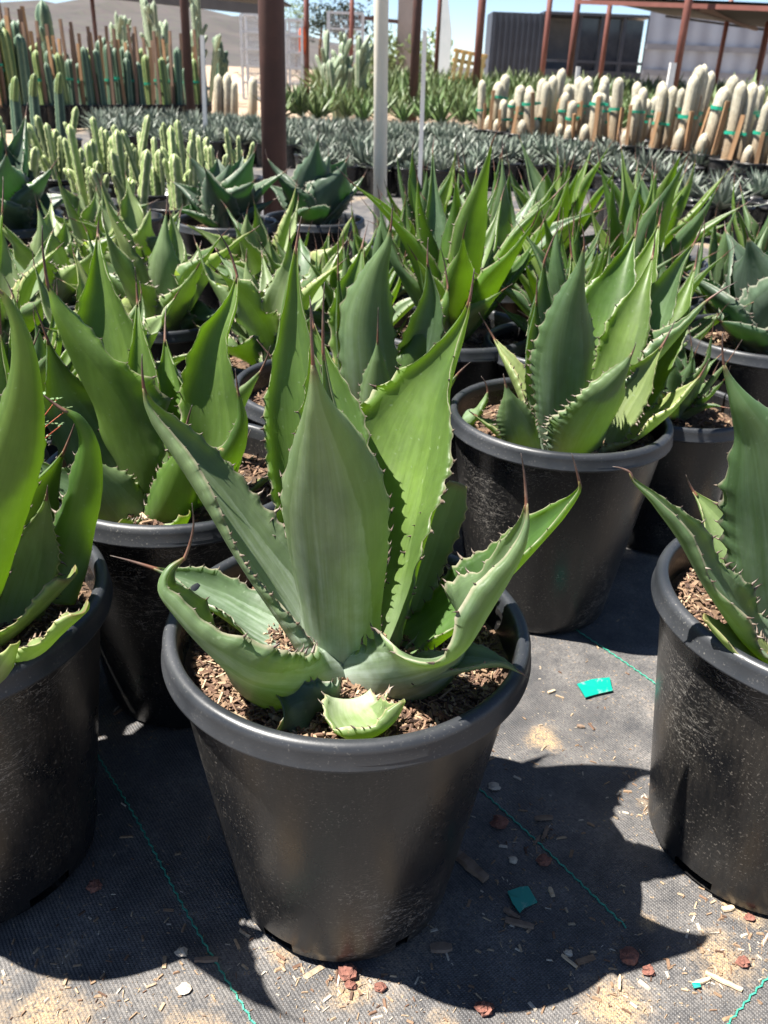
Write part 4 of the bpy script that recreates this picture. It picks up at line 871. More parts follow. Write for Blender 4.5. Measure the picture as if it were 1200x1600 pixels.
# green aloe block behind
rr_ = random.Random(21); gi = 0; gc = []
for row in range(26):
    y = 9.3+row*.42
    for c in range(36):
        x = -2.4+c*.40+(.2 if row % 2 else 0)+rr_.uniform(-.06, .06); px = 600+CAM_F*x/(y*1.13)
        if px < 440 or px > 1010 or (px < 500 and y > 12): continue
        if px > 960 and y < 13: continue
        gc.append((y, x))
gc.sort()
GS = []
for i, (y, x) in enumerate(gc):
    if i < 280:
        pass
        o = tag(link('strappy_plant', RG_[i % 5 if rr_.random() < .35 or y > 13 else i % 4], None, (x, y, .19)), 'green strap-leaved rosette in the far block behind the blue-grey agaves', 'succulent', 'green strap-leaved plants in the far block')
        o.rotation_euler = (0, 0, rr_.uniform(0, 6.28)); s = rr_.uniform(.85, 1.25)*(1 if y < 11 else 1+.11*(y-11)); o.scale = (s, s, s)
    else: GS.append((y, x))
if GS:
    src = RG_[4]; sv = np.array([v.co[:] for v in src.vertices]); sf = [tuple(p.vertices) for p in src.polygons]
    sa = np.zeros(len(sv)*3); src.attributes['lf'].data.foreach_get('vector', sa); sa = [tuple(q) for q in sa.reshape(-1, 3)]
    mb = MB()
    for y, x in GS:
        Rm = np.array(Matrix.Rotation(rr_.uniform(0, 6.28), 3, 'Z'))*rr_.uniform(1.7, 2.3); mb.add(sv@Rm.T+np.array([x, y, .19]), sf, 0, sa)
    tag(mb.build('strappy_plants', ROSP), 'far mass of pale strap-leaved plants below the buildings', 'succulents', kind='stuff')
# pale strappy plants at the far right behind the white cacti
for (px, py, s) in ((1140, 135, 1.6), (1175, 132, 1.7), (1205, 138, 1.6), (1115, 140, 1.2)):
    P = at(px, py, 12.); o = tag(link('strappy_plant', RG_[4], None, (P[0], P[1], .19)), {1140: 'tall pale strappy plant behind the white cacti, left of the group at the right edge', 1175: 'tallest pale strappy plant behind the white cacti', 1205: 'pale strappy plant cut off by the right edge', 1115: 'smallest pale strappy plant behind the white cacti'}[px], 'succulent'); o.scale = (s*1.3, s*1.3, s*1.4)
    ftop(FP2, (P[0], P[1], 0), 'black pot under a pale strappy plant behind the white cacti', 'pots of the pale strappy plants')

# ------------------------------------------------------------------ staked column cacti on the left
rr_ = random.Random(31)
def tie_mesh(r):
    mb = MB(); mb.lathe([(r, -.012), (r+.006, -.012), (r+.006, .012), (r, .012)], 12, close=True); mb.box((r+.02, 0, 0), (.04, .012, .02)); return mb.mesh('tie', TIE)
def cer_mesh(seed, h, mat, r=.052, ribs=6):
    mb = MB(); stem_geo(mb, (0, 0, 0), (rr_.uniform(-.03, .03), 0, h), r, ribs, .35, 16, 4, .06, 12, .05, seed); return mb.mesh('stem', mat, True)
CM = [(cer_mesh(i, h, CEREUS if i % 4 else CEREUSY), h) for i, h in enumerate((.56, .62, .50, .68, .58, .46, .64, .54))]
TIES = tie_mesh(.056)
def stake_mesh(h, w, mat): mb = MB(); mb.beam((0, 0, 0), (rr_.uniform(-.04, .04), 0, h), w, w*.6, up=(0, 1, 0)); return mb.mesh('stake', mat)
SK = [stake_mesh(h, .036, m_) for h, m_ in ((.72, WOOD), (.80, WOODG), (.66, WOOD), (.84, WOODG), (.70, WOODG))]
def staked(x, y, i, s, label, group, nstem=2):
    e = tag(empty('column_cactus', (x, y, .2), rr_.uniform(-.4, .4)), label, 'cactus', group); e.scale = (s, s, s)
    for k in range(nstem):
        me, h = CM[(i*3+k) % 8]; link('stem', me, e, ((k-.5*(nstem-1))*.095, rr_.uniform(-.02, .02), 0))
    link('stake', SK[i % 5], e, (.05 if nstem == 1 else 0, -.062, 0)); link('tie', TIES, e, ((0 if nstem == 1 else -.045), 0, .25+.06*rr_.random()))
i = 0
for row in range(3):
    for c in range(17):
        px = -5+c*20.0+row*7; P = atz(px, 158-row*7, .25); x, y = P[0], P[1]
        if px > 318: continue
        if y > 40: y = 12+row
        if row < 2: ftop(FP2, (x, y, 0), 'black pot in the row of staked column cacti on the left', 'pots of the staked column cacti')
        staked(x, y, i, .86+row*.07+(.3 if px < 50 else 0), f'staked column cactus with green tie, left side, {ORD[row]} row back, {ORD[c]} from left', 'staked column cacti on the left', 2 if (i % 3 and row == 0) else 1); i += 1
# rack board in front of the pots of that row
mb = MB(); a = atz(70, 164, .1); b = atz(330, 166, .1); mb.beam(a, b, .05, .12); tag(mb.build('bench_edge', simple('dark_plank', (.02, .018, .018), (.04, .035, .03), 8)), 'low dark plank edge in front of the staked cacti', 'plank')

# tall grey spurge clumps behind them
def clump(px, pyt, pyb, Y, label, n=6, spread=.5, r=.05, mat=EUPHF):
    B = at(px, pyb, Y); Tp = at(px, pyt, Y); e = tag(empty('tall_cactus', (B[0], B[1], -.02)), label, 'cactus'); r_ = random.Random(px); h = Tp[2]+.02
    for k in range(n):
        mb = MB(); a = r_.uniform(0, 6.28); q = r_.uniform(.05, spread); hh = h*r_.uniform(.6, 1.0) if k else h
        stem_geo(mb, (q*.3*math.cos(a), q*.3*math.sin(a), 0), (q*math.cos(a), q*math.sin(a), hh), r*r_.uniform(.8, 1.2), 5, .4, 18, 4, .35, 7, .12, k)
        for z in (.55, .75):
            a2 = r_.uniform(0, 6.28); m0 = np.array([q*(.3+.7*z)*math.cos(a), q*(.3+.7*z)*math.sin(a), hh*z]); stem_geo(mb, m0, m0+np.array([.16*math.cos(a2), .16*math.sin(a2), .28]), r*.7, 5, .4, 10, 4, .3, 4, .1, k)
        mb.build('stem', mat, e, True)
clump(250, -12, 115, 15, 'tall pale branching cactus left of the thin dark post on the left', 7, .35)
clump(195, 18, 110, 17, 'pale branching cactus in front of the hillside', 5, .4)
clump(318, -20, 110, 16, 'tall pale cactus right of the thin dark post on the left', 6, .35)
clump(345, 60, 130, 17, 'short grey-green column cactus left of the wire rack', 3, .15, .09, CEREUS)
clump(78, 0, 100, 15, 'tall dark single cactus rising above the staked row', 2, .12, .13, CEREUS)
clump(505, 45, 118, 14, 'small pale cactus right of the rusty pole', 2, .1)
clump(532, 50, 125, 13, 'pale many-armed cactus between the rusty pole and the white pole', 6, .22, .055)
clump(562, 55, 125, 13.5, 'pale many-armed cactus just left of the white pole', 5, .2, .05)

# ------------------------------------------------------------------ white hairy cacti on the right
def white_mesh(seed, h, r): mb = MB(); stem_geo(mb, (0, 0, 0), (rr_.uniform(-.05, .05)*h, 0, h), r, 16, .10, 30, 2, .5, 16, .05, seed, .8); return mb.mesh('stem', WHITEC, True)
WM = [(white_mesh(i, h, r), h) for i, (h, r) in enumerate(((.60, .054), (.5, .050), (.42, .056), (.56, .052), (.38, .050), (.48, .058), (.16, .045)))]
rr_ = random.Random(77)
TIEW = tie_mesh(.068)
k = 0
SKW = [stake_mesh(h, .036, WOOD) for h in (.34, .40, .28)]
wl_ = [(752, 203), (770, 204), (785, 206), (808, 210), (826, 212), (843, 212), (860, 205), (876, 214), (890, 218), (905, 213), (925, 222), (940, 214), (958, 222), (984, 228), (1000, 222), (1022, 232), (1040, 230), (1062, 236), (1080, 228), (1102, 242), (1118, 236), (1135, 250), (1155, 246), (1175, 256), (1190, 248), (1210, 258)]
for row in range(2):
    for j, (px, py) in enumerate(wl_):
        if row and j % 3 == 0: continue
        P = atz(px+(9 if row else 0), py, .21); y = P[1]+row*.38; x = P[0]*(y/P[1])
        e = tag(empty('white_cactus', (x, y, .2), rr_.uniform(-.5, .5)), f"cream hairy cactus tied to a stake on the right, {'back' if row else 'front'} row, {ORD[sum(1 for q in range(j) if not row or q % 3)]} from the left", 'cactus', 'white hairy cacti on the right')
        s = rr_.uniform(.66, .86); e.scale = (s, s, s*(1.2 if 1055 < px < 1070 else 1+.0003*(px-750)))
        me, h = WM[(k*5+row) % 6]; link('stem', me, e)
        if k % 2: link('stem', WM[(k*3) % 6][0], e, (.085, .05, 0))
        if k % 3: link('offset', WM[6][0], e, (-.07, -.045, 0))
        link('stake', SKW[k % 3], e, (rr_.uniform(-.05, .06), -.092, -.01)); link('tie', TIEW, e, (0, 0, .14+.2*rr_.random())); e.rotation_euler = (rr_.uniform(-.08, .08), rr_.uniform(-.1, .1), rr_.uniform(-.6, .6))
        ftop(FP2, (x, y, 0), 'black pot of a white hairy cactus in the rows on the right', 'pots of the white hairy cacti'); k += 1

# ------------------------------------------------------------------ poles and stakes
def pole(name, a, b, w, mat, label, cat='post', round_=True, h=None):
    mb = MB()
    if round_: mb.tube([a, (np.array(a)+np.array(b))/2, b], w/2, 16)
    else: mb.beam(a, b, w, h)
    return tag(mb.build(name, mat, smooth=round_), label, cat)
P = at(428, 215, 3.25); pole('steel_post', (P[0], P[1], -.3), (P[0], P[1], 2.6), .088, RUST, 'thick rusty brown steel post left of centre', 'post')
P = at(600, 290, 2.75); pole('pvc_pipe', (P[0]+.004, P[1], -.2), (P[0]-.07, P[1]+.02, 2.4), .041, PVC, 'off-white plastic pipe standing upright near the centre', 'pipe')
a = at(660, 222, 4.6); b = at(664, 48, 4.6); pole('marker_stake', (a[0], a[1], 0), b, .02, STAKEW, 'thin white marker stake right of the white pipe', 'stake', False)
a = at(318, 165, 7.5); b = at(316, 55, 7.5); pole('marker_stake', (a[0], a[1], 0), b, .03, STAKEW, 'thin white marker stake at the right end of the staked cacti', 'stake', False)
a = at(1052, 98, 8.4); pole('marker_stake', (a[0], a[1], 0), a, .05, STAKEW, 'pale stake rising behind the tallest white cactus', 'stake', False)
a = at(904, 104, 9.2); pole('marker_stake', (a[0], a[1], 0), a, .035, STAKEW, 'thin pale stake behind the white cacti left of the middle', 'stake', False)
def bgpole(px, Y, w, mat, label, top=3.2):
    P = at(px, 60, Y); pole('steel_post', (P[0], P[1], -.2), (P[0], P[1], top), w, mat, label)
bgpole(415, 24.3, .1, RUST, 'post hidden behind the rusty post holding the left shade roof', 3.)
bgpole(150, 24.3, .1, RUST, 'thin far post under the left shade roof', 3.)
bgpole(650, 11, .105, RUST, 'dark red steel post right of the white pipe')
bgpole(684, 19, .085, RUSTR, 'slim brown post left of the wooden pallet')
bgpole(749, 16, .13, RUSTR, 'pinkish brown post just above the wooden pallet')
bgpole(291, 9.5, .085, RUST, 'dark thin post among the tall cacti on the left')
bgpole(479, 20, .11, RUSTR, 'brown post beside the wire rack')
bgpole(853, 22, .12, RUSTR, 'red post at the left end of the open shed')
bgpole(896, 20, .13, RUSTR, 'red post in front of the middle of the open shed')
bgpole(946, 22, .11, RUSTR, 'red post in front of the right part of the open shed')
bgpole(1066, 14, .11, RUSTR, 'red post in front of the pale sheeting')
bgpole(1131, 24, .11, RUSTR, 'thin red post under the shade roof on the right', 2.9)
bgpole(1196, 20, .13, RUSTR, 'red post at the right edge under the shade roof', 2.7)
bgpole(549, 26, .12, RUSTR, 'short brown post above the dark bushes')
# broad square pillar with a cross rail
mb = MB(); P = at(636, 60, 30); mb.box((P[0], P[1], 2.6), (.62, .5, 5.6)); pl = tag(mb.build('pillar', simple('pillar_paint', (.20, .17, .16), (.27, .235, .22), 2, .8)), 'broad grey-brown pillar just right of the white pipe', 'pillar')
mb = MB(); a = at(560, 27, 29.5); b = at(622, 34, 29.5); mb.beam(a, b, .14, .1); tag(mb.build('cross_rail', RUST), 'dark horizontal rail left of the broad pillar', 'rail')

# ------------------------------------------------------------------ sheds, sheeting and shade roofs
a = at(770, 20, 38); b = at(1018, 26, 38); W_ = b[0]-a[0]; Hs = (a[2]+b[2])/2
e = tag(empty('open_shed', (a[0], 38, 0)), 'long dark shed with an open front behind the plants on the right', 'shed')
mb = MB(); mb.box((W_*.165, 1.2, Hs/2), (W_*.33, 2.4, Hs))
for k in range(9): mb.box((W_*.018+k*W_*.036, -.03, Hs/2), (W_*.012, .06, Hs-.06))
mb.build('container', DKSHED, e)
mb = MB(); mb.box((W_*.665, 2.3, Hs/2), (W_*.67, .12, Hs)); mb.box((W_*.46, 2.2, Hs*.5), (W_*.20, .06, Hs*.86)); mb.build('back_wall', GREYIN, e)
mb = MB(); mb.box((W_*.665, 1.1, Hs+.03), (W_*.69, 2.7, .09)); mb.build('roof', DKSHED, e)
mb = MB(); mb.box((W_*.665, .0, Hs*.42), (W_*.67, .05, .1)); mb.box((W_*.665, 0, Hs*.16), (W_*.67, .05, Hs*.3)); mb.build('rail', DKSHED, e)
for q in (.56, .70, .84, .995): mb = MB(); mb.box((W_*q, 0.02, Hs/2), (.12, .1, Hs)); mb.build('post', DKSHED, e)
for q in (.63, .77, .91): mb = MB(); mb.box((W_*q, .3, Hs*.58), (W_*.125, .03, Hs*.78)); mb.build('window_panel', simple('dark_glass', (.02, .026, .036), (.05, .06, .075), 1.5, .12, 0), e)
a = at(1016, 24, 31); b = at(1330, 40, 31)
e = tag(empty('sheeted_wall', (a[0], 31, 0)), 'pale grey plastic sheeting wall at the right edge', 'wall')
Ws = b[0]-a[0]; Hh = a[2]+.1; n = 60; mb = MB(); V = []; rows = 12
for j in range(rows+1):
    for i_ in range(n+1): V.append((Ws*i_/n, .02*math.sin(i_*.35+j*.5)+.008*math.sin(i_*1.1), Hh*j/rows))
V += [(x, y+.03, z) for x, y, z in V]; o_ = (n+1)*(rows+1)
Fq = [(j*(n+1)+i_, j*(n+1)+i_+1, (j+1)*(n+1)+i_+1, (j+1)*(n+1)+i_) for j in range(rows) for i_ in range(n)]
mb.add(V, Fq+[tuple(q+o_ for q in f[::-1]) for f in Fq]); mb.build('sheet', SHEET, e, True)
for z in (.33, .62): mb = MB(); mb.box((Ws/2, -.12, Hh*z), (Ws, .05, .16)); mb.build('batten', simple('grey_batten', (.13, .14, .17), (.18, .19, .22), 3, .7), e)
# right shade roof
e = tag(empty('shade_roof', (0, 0, 0)), 'dark shade-cloth roof with a red edge beam at the top right', 'roof')
c0 = at(905, -4, 16); c1 = at(1330, 14, 12.5); c2 = at(1330, 62, 26); c3 = at(1040, 22, 27)
mb = MB(); n = 14; V = []
for j in range(n+1):
    for i_ in range(n+1):
        u, v = i_/n, j/n; p = (c0*(1-u)+c1*u)*(1-v)+(c3*(1-u)+c2*u)*v; V.append(p+np.array([0, 0, -.06*math.sin(u*9.4)**2*math.sin(v*3.14)]))
V += [p+np.array([0, 0, .03]) for p in V]; o_ = (n+1)**2
Fq = [(j*(n+1)+i_, j*(n+1)+i_+1, (j+1)*(n+1)+i_+1, (j+1)*(n+1)+i_) for j in range(n) for i_ in range(n)]
mb.add(V, Fq+[tuple(q+o_ for q in f[::-1]) for f in Fq]); mb.build('cloth', SHADEC, e, True)
mb = MB(); mb.beam(c0+np.array([0, 0, -.06]), c1+np.array([0, 0, -.03]), .06, .06); mb.build('beam', RUSTR, e)
mb = MB(); mb.beam(c3+np.array([0, 0, -.05]), c2+np.array([0, 0, -.04]), .05, .05); mb.build('beam', SHADEC, e)
mb = MB(); mb.beam(c0*.5+c1*.5+np.array([0, 0, -.06]), c3*.5+c2*.5+np.array([0, 0, -.06]), .08, .08); mb.build('rafter', RUST, e)
# left shade roof, seen edge on
e = tag(empty('shade_roof', (0, 0, 0)), 'flat dark shade roof edge across the hillside at the top left', 'roof')
c0 = at(60, -22, 24); c1 = at(432, 18, 24); c0b = at(60, -16, 27); c1b = at(432, 15, 27)
mb = MB(); mb.beam(c0, c1, .26, .22); mb.build('beam', SHADEC, e)
mb = MB(); mb.box(((c0+c1)/2+np.array([0, 1.6, .12])), (np.linalg.norm(c1-c0), 3.0, .05)); mb.build('cloth', SHADEC, e)
# white translucent sheet strip
mb = MB(); a = at(686, 95, 24); b = at(704, 92, 24); a[2] = b[2] = .0; c = at(700, -5, 24); d = at(684, -5, 24)
V = [a, b, at(706, 50, 24), c, d]; V += [p+np.array([0, .04, 0]) for p in V]
mb.add(V, [(0, 1, 2, 3, 4), (9, 8, 7, 6, 5)]+[(i_, (i_+1) % 5, 5+(i_+1) % 5, 5+i_) for i_ in range(5)]); tag(mb.build('plastic_curtain', simple('plastic_film', (.62, .72, .74), (.75, .82, .83), 2, .4, 0)), 'narrow pale plastic curtain hanging left of the wooden pallet', 'curtain')

# wire racks behind the rusty pole
def rack(px0, px1, pyt, pyb, Y, label):
    a = at(px0, pyt, Y); b = at(px1, pyb, Y); zt, zb = a[2], .0; e = tag(empty('wire_rack', ((a[0]+b[0])/2, Y, zb)), label, 'rack'); w = b[0]-a[0]; h = zt-zb; dp = .6
    for sx in (-1, 1):
        for sy in (0, 1): mb = MB(); mb.beam((sx*w/2, sy*dp, 0), (sx*w/2, sy*dp, h), .05); mb.build('upright', METAL, e)
    for k in range(6):
        mb = MB(); z = h*k/5
        for yy in (0, dp): mb.beam((-w/2, yy, z), (w/2, yy, z), .035)
        for q in range(9): mb.beam((-w/2+w*q/8, 0, z), (-w/2+w*q/8, dp, z), .014)
        tag(mb.build('shelf', METAL, e), kind='stuff')
    mb = MB()
    for q in range(14): mb.beam((-w/2+w*q/13, dp, 0), (-w/2+w*q/13, dp, h), .014)
    for q in range(14): mb.beam((-w/2, dp+.02, h*q/13), (w/2, dp+.02, h*q/13), .014)
    tag(mb.build('mesh_back', METAL, e), kind='stuff')
rack(376, 412, 22, 108, 19, 'white wire rack just left of the rusty pole'); rack(446, 472, 30, 106, 19.5, 'white wire rack just right of the rusty pole')
rack(512, 566, 18, 52, 27, 'wire cage in front of the dark bushes')

# bushes far behind, low pale bank
def bush(px, py, Y, rx, rz, label, mat, n=700):
    P = at(px, py, Y); e = tag(empty('bush', (P[0], P[1], 0)), label, 'bush'); r = random.Random(px); mb = MB(); cz = P[2]
    for _ in range(n):
        a = r.uniform(0, 6.28); u = r.uniform(-1, 1); q = r.random()**.4*(1+.25*math.sin(3*a+px)); s = r.uniform(.05, .12)*rx
        c = np.array([q*rx*math.cos(a)*math.sqrt(1-u*u), q*rx*.7*math.sin(a)*math.sqrt(1-u*u), cz+rz*u*q]); R_ = np.array(Matrix.Rotation(r.uniform(0, 6.28), 3, (r.uniform(-1, 1), r.uniform(-1, 1), r.uniform(-1, 1)+.01)))
        V = np.array([(-s, 0, 0), (0, -s*.5, .1*s), (s, 0, 0), (0, s*.5, .1*s)])@R_.T+c; mb.add(V, [(0, 1, 2), (0, 2, 3)], 0, [(.5, .3, .5)]*4)
    tag(mb.build('crown', mat, e), kind='stuff'); mb = MB(); mb.tube([(0, 0, 0), (0, 0, cz*.6), (.1, 0, cz)], [rx*.09, rx*.07, rx*.03], 8); mb.build('trunk', WOODG, e)
DARKB = rosette_mat('dark_bush', (.015, .028, .018), (.035, .055, .03), (.05, .07, .04), .2)
bush(500, 30, 34, .75, .65, 'dark round bush right of the rusty pole', DARKB); bush(542, 30, 35, 1.0, .7, 'larger dark bush left of the white pipe', DARKB); bush(462, 22, 33, .5, .6, 'pale green shrub top beside the brown post', ROSP, 400)
bush(600, 88, 30, 1.1, .9, 'dusty olive shrub behind the white pipe', ROSP); bush(665, 90, 33, 1.2, .9, 'dusty olive shrub behind the broad pillar', ROSP)
mb = MB(); a = at(345, 113, 24); b = at(470, 112, 24); n = 24; V = []
for i_ in range(n+1):
    p = a+(b-a)*i_/n; hz = max(.05, p[2])*(.9+.15*math.sin(i_*1.7)); V += [(p[0], p[1]-1.2, -.05), (p[0], p[1], hz), (p[0], p[1]+1.5, -.05)]
mb.add(V, [(i_*3, i_*3+3, i_*3+4, i_*3+1) for i_ in range(n)]+[(i_*3+1, i_*3+4, i_*3+5, i_*3+2) for i_ in range(n)]); tag(mb.build('sand_bank', simple('pale_sand', (.30, .22, .16), (.42, .33, .25), 3, .95), smooth=True), kind='structure')
# a few round white cacti in front of that bank
for (px, py) in ((352, 128), (362, 140), (392, 134), (338, 130)):
    P = at(px, py, 11); mb = MB(); stem_geo(mb, (P[0], P[1], .0), (P[0]+.03, P[1], P[2]+.1), .055, 16, .1, 14, 2, .4, 9, .06); tag(mb.build('white_cactus', WHITEC, smooth=True), {352: 'small white cactus right of the thin white stake', 362: 'leaning white cactus near the pale bank', 392: 'round white cactus just left of the rusty pole', 338: 'white cactus tip next to the thin white stake'}[px], 'cactus')
# wooden pallet leaning
e = tag(empty('wooden_pallet', (at(734, 95, 17)[0]-.12, 17., 0.)), 'yellow wooden pallet leaning behind the green plants', 'pallet'); e.rotation_euler = (0, .14, 0)
for q in range(5): mb = MB(); mb.box((-.24+.12*q, 0, .49), (.07, .03, .96)); mb.build('slat', PALLET, e)
for z in (.06, .5, .8, .95): mb = MB(); mb.box((0, .04, z), (.60, .05, .06)); mb.build('bearer', PALLET, e)
# orange hi-vis vest hung on the brown post
e = MB(); P = at(474, 66, 20.0); V = []; n = 14
for z, rx in ((.28, .03), (.22, .06), (.1, .07), (-.1, .07), (-.22, .06)):
    V += [(P[0]+rx*math.cos(6.283*j/n)*(1+.1*math.sin(3*j)), P[1]-.15+.07*math.sin(6.283*j/n), P[2]+z) for j in range(n)]
e.add(V, [(k*n+j, k*n+(j+1) % n, (k+1)*n+(j+1) % n, (k+1)*n+j) for k in range(4) for j in range(n)]+[tuple(range(n)), tuple(4*n+j for j in range(n))[::-1]]); tag(e.build('orange_vest', ORANGE, smooth=True), 'bright orange cloth hanging beside the wire rack', 'cloth')

# ------------------------------------------------------------------ litter on the cloth
r = random.Random(55)
def rock(px, py, s, mat, label, group=None, name='lava_rock', cat='rock', sq=.7):
    P = atz(px, py, 0); mb = MB(); n, k = 10, 7; V = [(0, 0, -1.)]
    for i_ in range(1, k):
        a = math.pi*i_/k-math.pi/2
        for j in range(n): q = 1+r.uniform(-.22, .22); V.append((q*math.cos(a)*math.cos(6.283*j/n), q*math.cos(a)*math.sin(6.283*j/n), q*math.sin(a)))
    V.append((0, 0, 1.)); Fc = [(0, 1+(j+1) % n, 1+j) for j in range(n)]+[(1+i_*n+j, 1+i_*n+(j+1) % n, 1+(i_+1)*n+(j+1) % n, 1+(i_+1)*n+j) for i_ in range(k-2) for j in range(n)]+[(len(V)-1, len(V)-1-n+j, len(V)-1-n+(j+1) % n) for j in range(n)]
    V = [(x*s*r.uniform(.9, 1.1), y*s*.85, z*s*sq) for x, y, z in V]; mb.add(V, Fc)
    return tag(mb.build(name, mat, None, False, (P[0], P[1], gz(P[0], P[1])+s*sq*.75)), label, cat, group)
rock(543, 1515, .0085, LAVA, 'largest reddish lava rock at the foot of the centre pot')
rock(548, 1533, .0045, LAVA, 'tiny red lava pebble touching the largest rock at the centre pot')
rock(594, 1537, .005, LAVA, 'small red lava pebble right of the rock at the centre pot')
rock(758, 1573, .0075, LAVA, 'red lava rock at the bottom edge of the photo, right of centre')
rock(983, 1497, .0085, LAVA, 'reddish lava rock in the sun left of the right pot')
rock(1013, 1518, .0055, LAVA, 'small red lava pebble beside the sunlit rock left of the right pot')
rock(1160, 1505, .006, LAVA, 'bright red lava pebble at the lower right')
rock(1172, 1432, .0045, LAVA, 'tiny red pebble in the sand at the foot of the right pot')
rock(780, 1285, .0085, LAVA, 'dark lava rock on the green thread right of the centre pot')
rock(850, 1344, .007, LAVA, 'dark lava rock in the shadow right of the centre pot, farther along')
rock(147, 1383, .007, LAVA, 'dull dark rock in the shadow left of the centre pot')
rock(772, 1228, .0065, STONE, 'pale flat stone beside the centre pot at the start of the green thread', None, 'stone', 'stone', .45)
rock(283, 1484, .005, STONE, 'pale pebble in the shadow left of the centre pot', None, 'stone', 'stone')
rock(802, 1342, .0045, STONE, 'pale pebble in the shadow between centre and right pots', None, 'stone', 'stone')
rock(888, 1487, .004, STONE, 'small pale pebble in the shadow near the lower right', None, 'stone', 'stone')
rock(286, 1540, .006, STONE, 'tan stone chip at the lower left in the sun', None, 'stone', 'stone', .4)
def chip(px, py, L, w, ang, mat, label, h=.004, tilt=0.):
    P = atz(px, py, 0); mb = MB(); n = 7; V = []
    for i_ in range(n):
        q = i_/(n-1); ww = w*(.55+.45*math.sin(math.pi*(.15+.75*q)))*r.uniform(.85, 1.15); x = (q-.5)*L; zz = h*r.uniform(.8, 1.15)
        V += [(x, -ww/2, 0), (x, ww/2, 0), (x, ww/2*.8, zz), (x, -ww/2*.75, zz*.9)]
    Fc = [(i_*4+a, i_*4+(a+1) % 4, (i_+1)*4+(a+1) % 4, (i_+1)*4+a) for i_ in range(n-1) for a in range(4)]+[(3, 2, 1, 0), tuple((n-1)*4+q for q in range(4))]
    mb.add(V, Fc); o = tag(mb.build('wood_chip', mat, None, False, (P[0], P[1], gz(P[0], P[1])+.0015)), label, 'wood chip'); o.rotation_euler = (0, tilt, math.radians(ang))
chip(735, 1350, .042, .011, -48, CHIP, 'dark wood strip leaning at the right foot of the centre pot', .005)
chip(690, 1475, .019, .010, 5, CHIP, 'flat grey bark flake just right of the centre pot base', .003)
chip(812, 1440, .026, .006, -14, CHIP, 'grey wood splinter below the dark green tape scrap', .003)
chip(800, 1425, .016, .005, -35, CHIP, 'short pale splinter touching the lower green tape scrap', .003)
chip(850, 1277, .019, .005, 8, CHIP, 'weathered wood chip across the green thread in the shadow', .003)
chip(852, 1300, .017, .004, 65, CHIP, 'upright-lying splinter near the green thread in the shadow', .003)
chip(840, 1310, .012, .003, 55, CHIP, 'thin splinter beside the one near the green thread', .002)
chip(862, 1392, .010, .005, 100, CHIPL, 'small tan chip to the right of the lower green tape scrap', .002)
chip(322, 1495, .02, .0045, 4, CHIP, 'dark splinter on the left green thread', .003)
chip(890, 1500, .016, .0025, -45, CHIPL, 'thin pale splinter near the lower right shadow edge', .002)
chip(1130, 1535, .03, .004, -28, CHIPL, 'long pale splinter in the sand at the lower right', .002)
chip(1095, 1535, .018, .004, 20, CHIPL, 'pale splinter left of the long one at the lower right', .002)
chip(1138, 1418, .012, .006, 15, CHIPL, 'tan flake in front of the right pot', .002)
chip(968, 1535, .014, .003, 75, CHIPL, 'curled pale shaving left of the lower right pebbles', .002)
chip(862, 1078, .011, .0035, 30, CHIPL, 'pale chip on the sunlit cloth left of the upper green tape scrap', .002)
chip(908, 1131, .009, .004, -10, CHIP, 'brown chip below the upper green tape scrap', .002)
def scrap(pts, label):
    mb = MB(); P = [atz(x, y, 0) for x, y in pts]; c = sum(P)/len(P); n = len(P); r_ = random.Random(1)
    V = [(p[0]-c[0], p[1]-c[1], .002+r_.uniform(0, .002)) for p in P]; V = [(0, 0, .0035)]+V; V2 = [(x, y, z-.0012) for x, y, z in V]
    mb.add(V+V2, [(0, 1+j, 1+(j+1) % n) for j in range(n)]+[(n+1, n+2+(j+1) % n, n+2+j) for j in range(n)]+[(1+j, n+2+j, n+2+(j+1) % n, 1+(j+1) % n) for j in range(n)])
    tag(mb.build('tape_scrap', TAPE, None, False, (c[0], c[1], gz(c[0], c[1])+.001)), label, 'tape scrap')
scrap([(902, 1066), (925, 1060), (953, 1057), (956, 1070), (958, 1077), (935, 1082), (915, 1088), (909, 1078)], 'torn green tape scrap on the sunlit cloth behind')
scrap([(793, 1391), (812, 1386), (825, 1384), (840, 1408), (820, 1417), (812, 1425), (801, 1410), (797, 1401)], 'square dark green tape scrap in the shadow of the centre agave')
scrap([(1080, 1538), (1092, 1540), (1094, 1546), (1084, 1547)], 'tiny green scrap among the chips at the lower right')
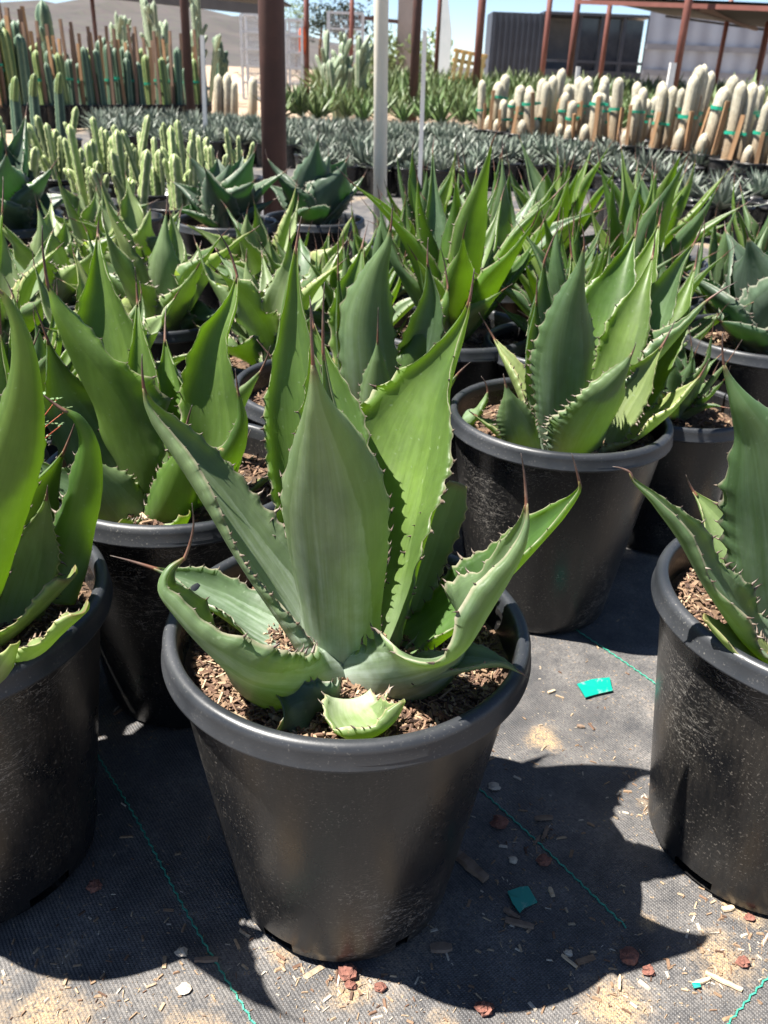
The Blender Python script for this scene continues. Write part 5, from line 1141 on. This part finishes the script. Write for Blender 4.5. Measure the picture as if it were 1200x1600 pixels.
# fine litter: uncountable
mb = MB(); ms = MB(); pots_xy = [HP, RP, LP, RBP, LBP, CBP]
cl = [(545, 1525, 70), (1120, 1500, 90), (830, 1430, 90), (1010, 1240, 50), (860, 1130, 120), (450, 1480, 60), (100, 1560, 120), (960, 1560, 110), (700, 1590, 120), (1150, 1400, 60), (830, 1300, 80), (1100, 680, 60), (200, 1480, 150), (1040, 1520, 120), (1180, 1480, 60), (560, 1560, 110)]
for _ in range(2600):
    if r.random() < .72: cx, cy, cr_ = r.choice(cl); px, py = r.gauss(cx, cr_*.6), r.gauss(cy, cr_*.42)
    else: px, py = r.uniform(-50, 1250), r.uniform(960, 1640)
    if py < 640: continue
    P = atz(px, py, 0)
    if any((P[0]-q[0])**2+(P[1]-q[1])**2 < .0995**2 for q in pots_xy): continue
    L = abs(r.gauss(0, 1))**1.6*.0013+.0005; w = L*r.uniform(.18, .6); R_ = np.array(Matrix.Rotation(r.uniform(0, 6.28), 3, 'Z') @ Matrix.Rotation(r.gauss(0, .25), 3, 'X'))
    (mb if r.random() < .8 else ms).box((P[0], P[1], gz(P[0], P[1])+.0008), (L*1.7, w, min(w, .0015)), R_, 0, r.uniform(.6, 1), (min(.9, max(.05, r.gauss(.55, .25))), .1, .1))
tag(mb.build('wood_litter', MULCH), 'fine tan wood litter scattered on the black cloth', 'litter', kind='stuff')
tag(ms.build('grit', STONE), 'pale grit scattered on the black cloth', 'grit', kind='stuff')

# little weed sprig behind the left pot
P = np.array((-.425, .80, .252)); e = tag(empty('weed_sprig', P), 'small feathery weed with red stems behind the left pot', 'weed'); r = random.Random(8)
for (tx, ty) in ((62, 620), (88, 625), (105, 640), (50, 660), (95, 665), (30, 690), (28, 760), (18, 735)):
    Q = at(tx, ty, .80+r.uniform(-.03, .03))-P; mb = MB(); mid_ = Q*.5+np.array([r.uniform(-.01, .01), 0, .006]); pts = cr(np.array([(0, 0, -.02), mid_, Q]), 7); mb.tube(pts, np.linspace(.0011, .0005, 7), 5); mb.build('stem', SPRIGS, e)
    mb = MB()
    for q in range(2, 7):
        for sg in (-1, 1):
            for lf in range(3):
                c = pts[q]+np.array([r.uniform(-.004, .004), r.uniform(-.004, .004), r.uniform(0, .003)]); a = r.uniform(0, 6.28); s = r.uniform(.003, .0055); d = np.array([math.cos(a), math.sin(a), r.uniform(-.2, .5)])*s; n_ = np.array([-d[1], d[0], 0])*.32
                mb.add([c, c+d*.5+n_, c+d, c+d*.5-n_, c+d*.5+np.array([0, 0, -.0005])], [(0, 1, 2, 3), (0, 4, 1), (1, 4, 2), (2, 4, 3), (3, 4, 0)], 0, [(.5, .4, .5)]*5)
    tag(mb.build('leaflets', SPRIG, e), kind='stuff')
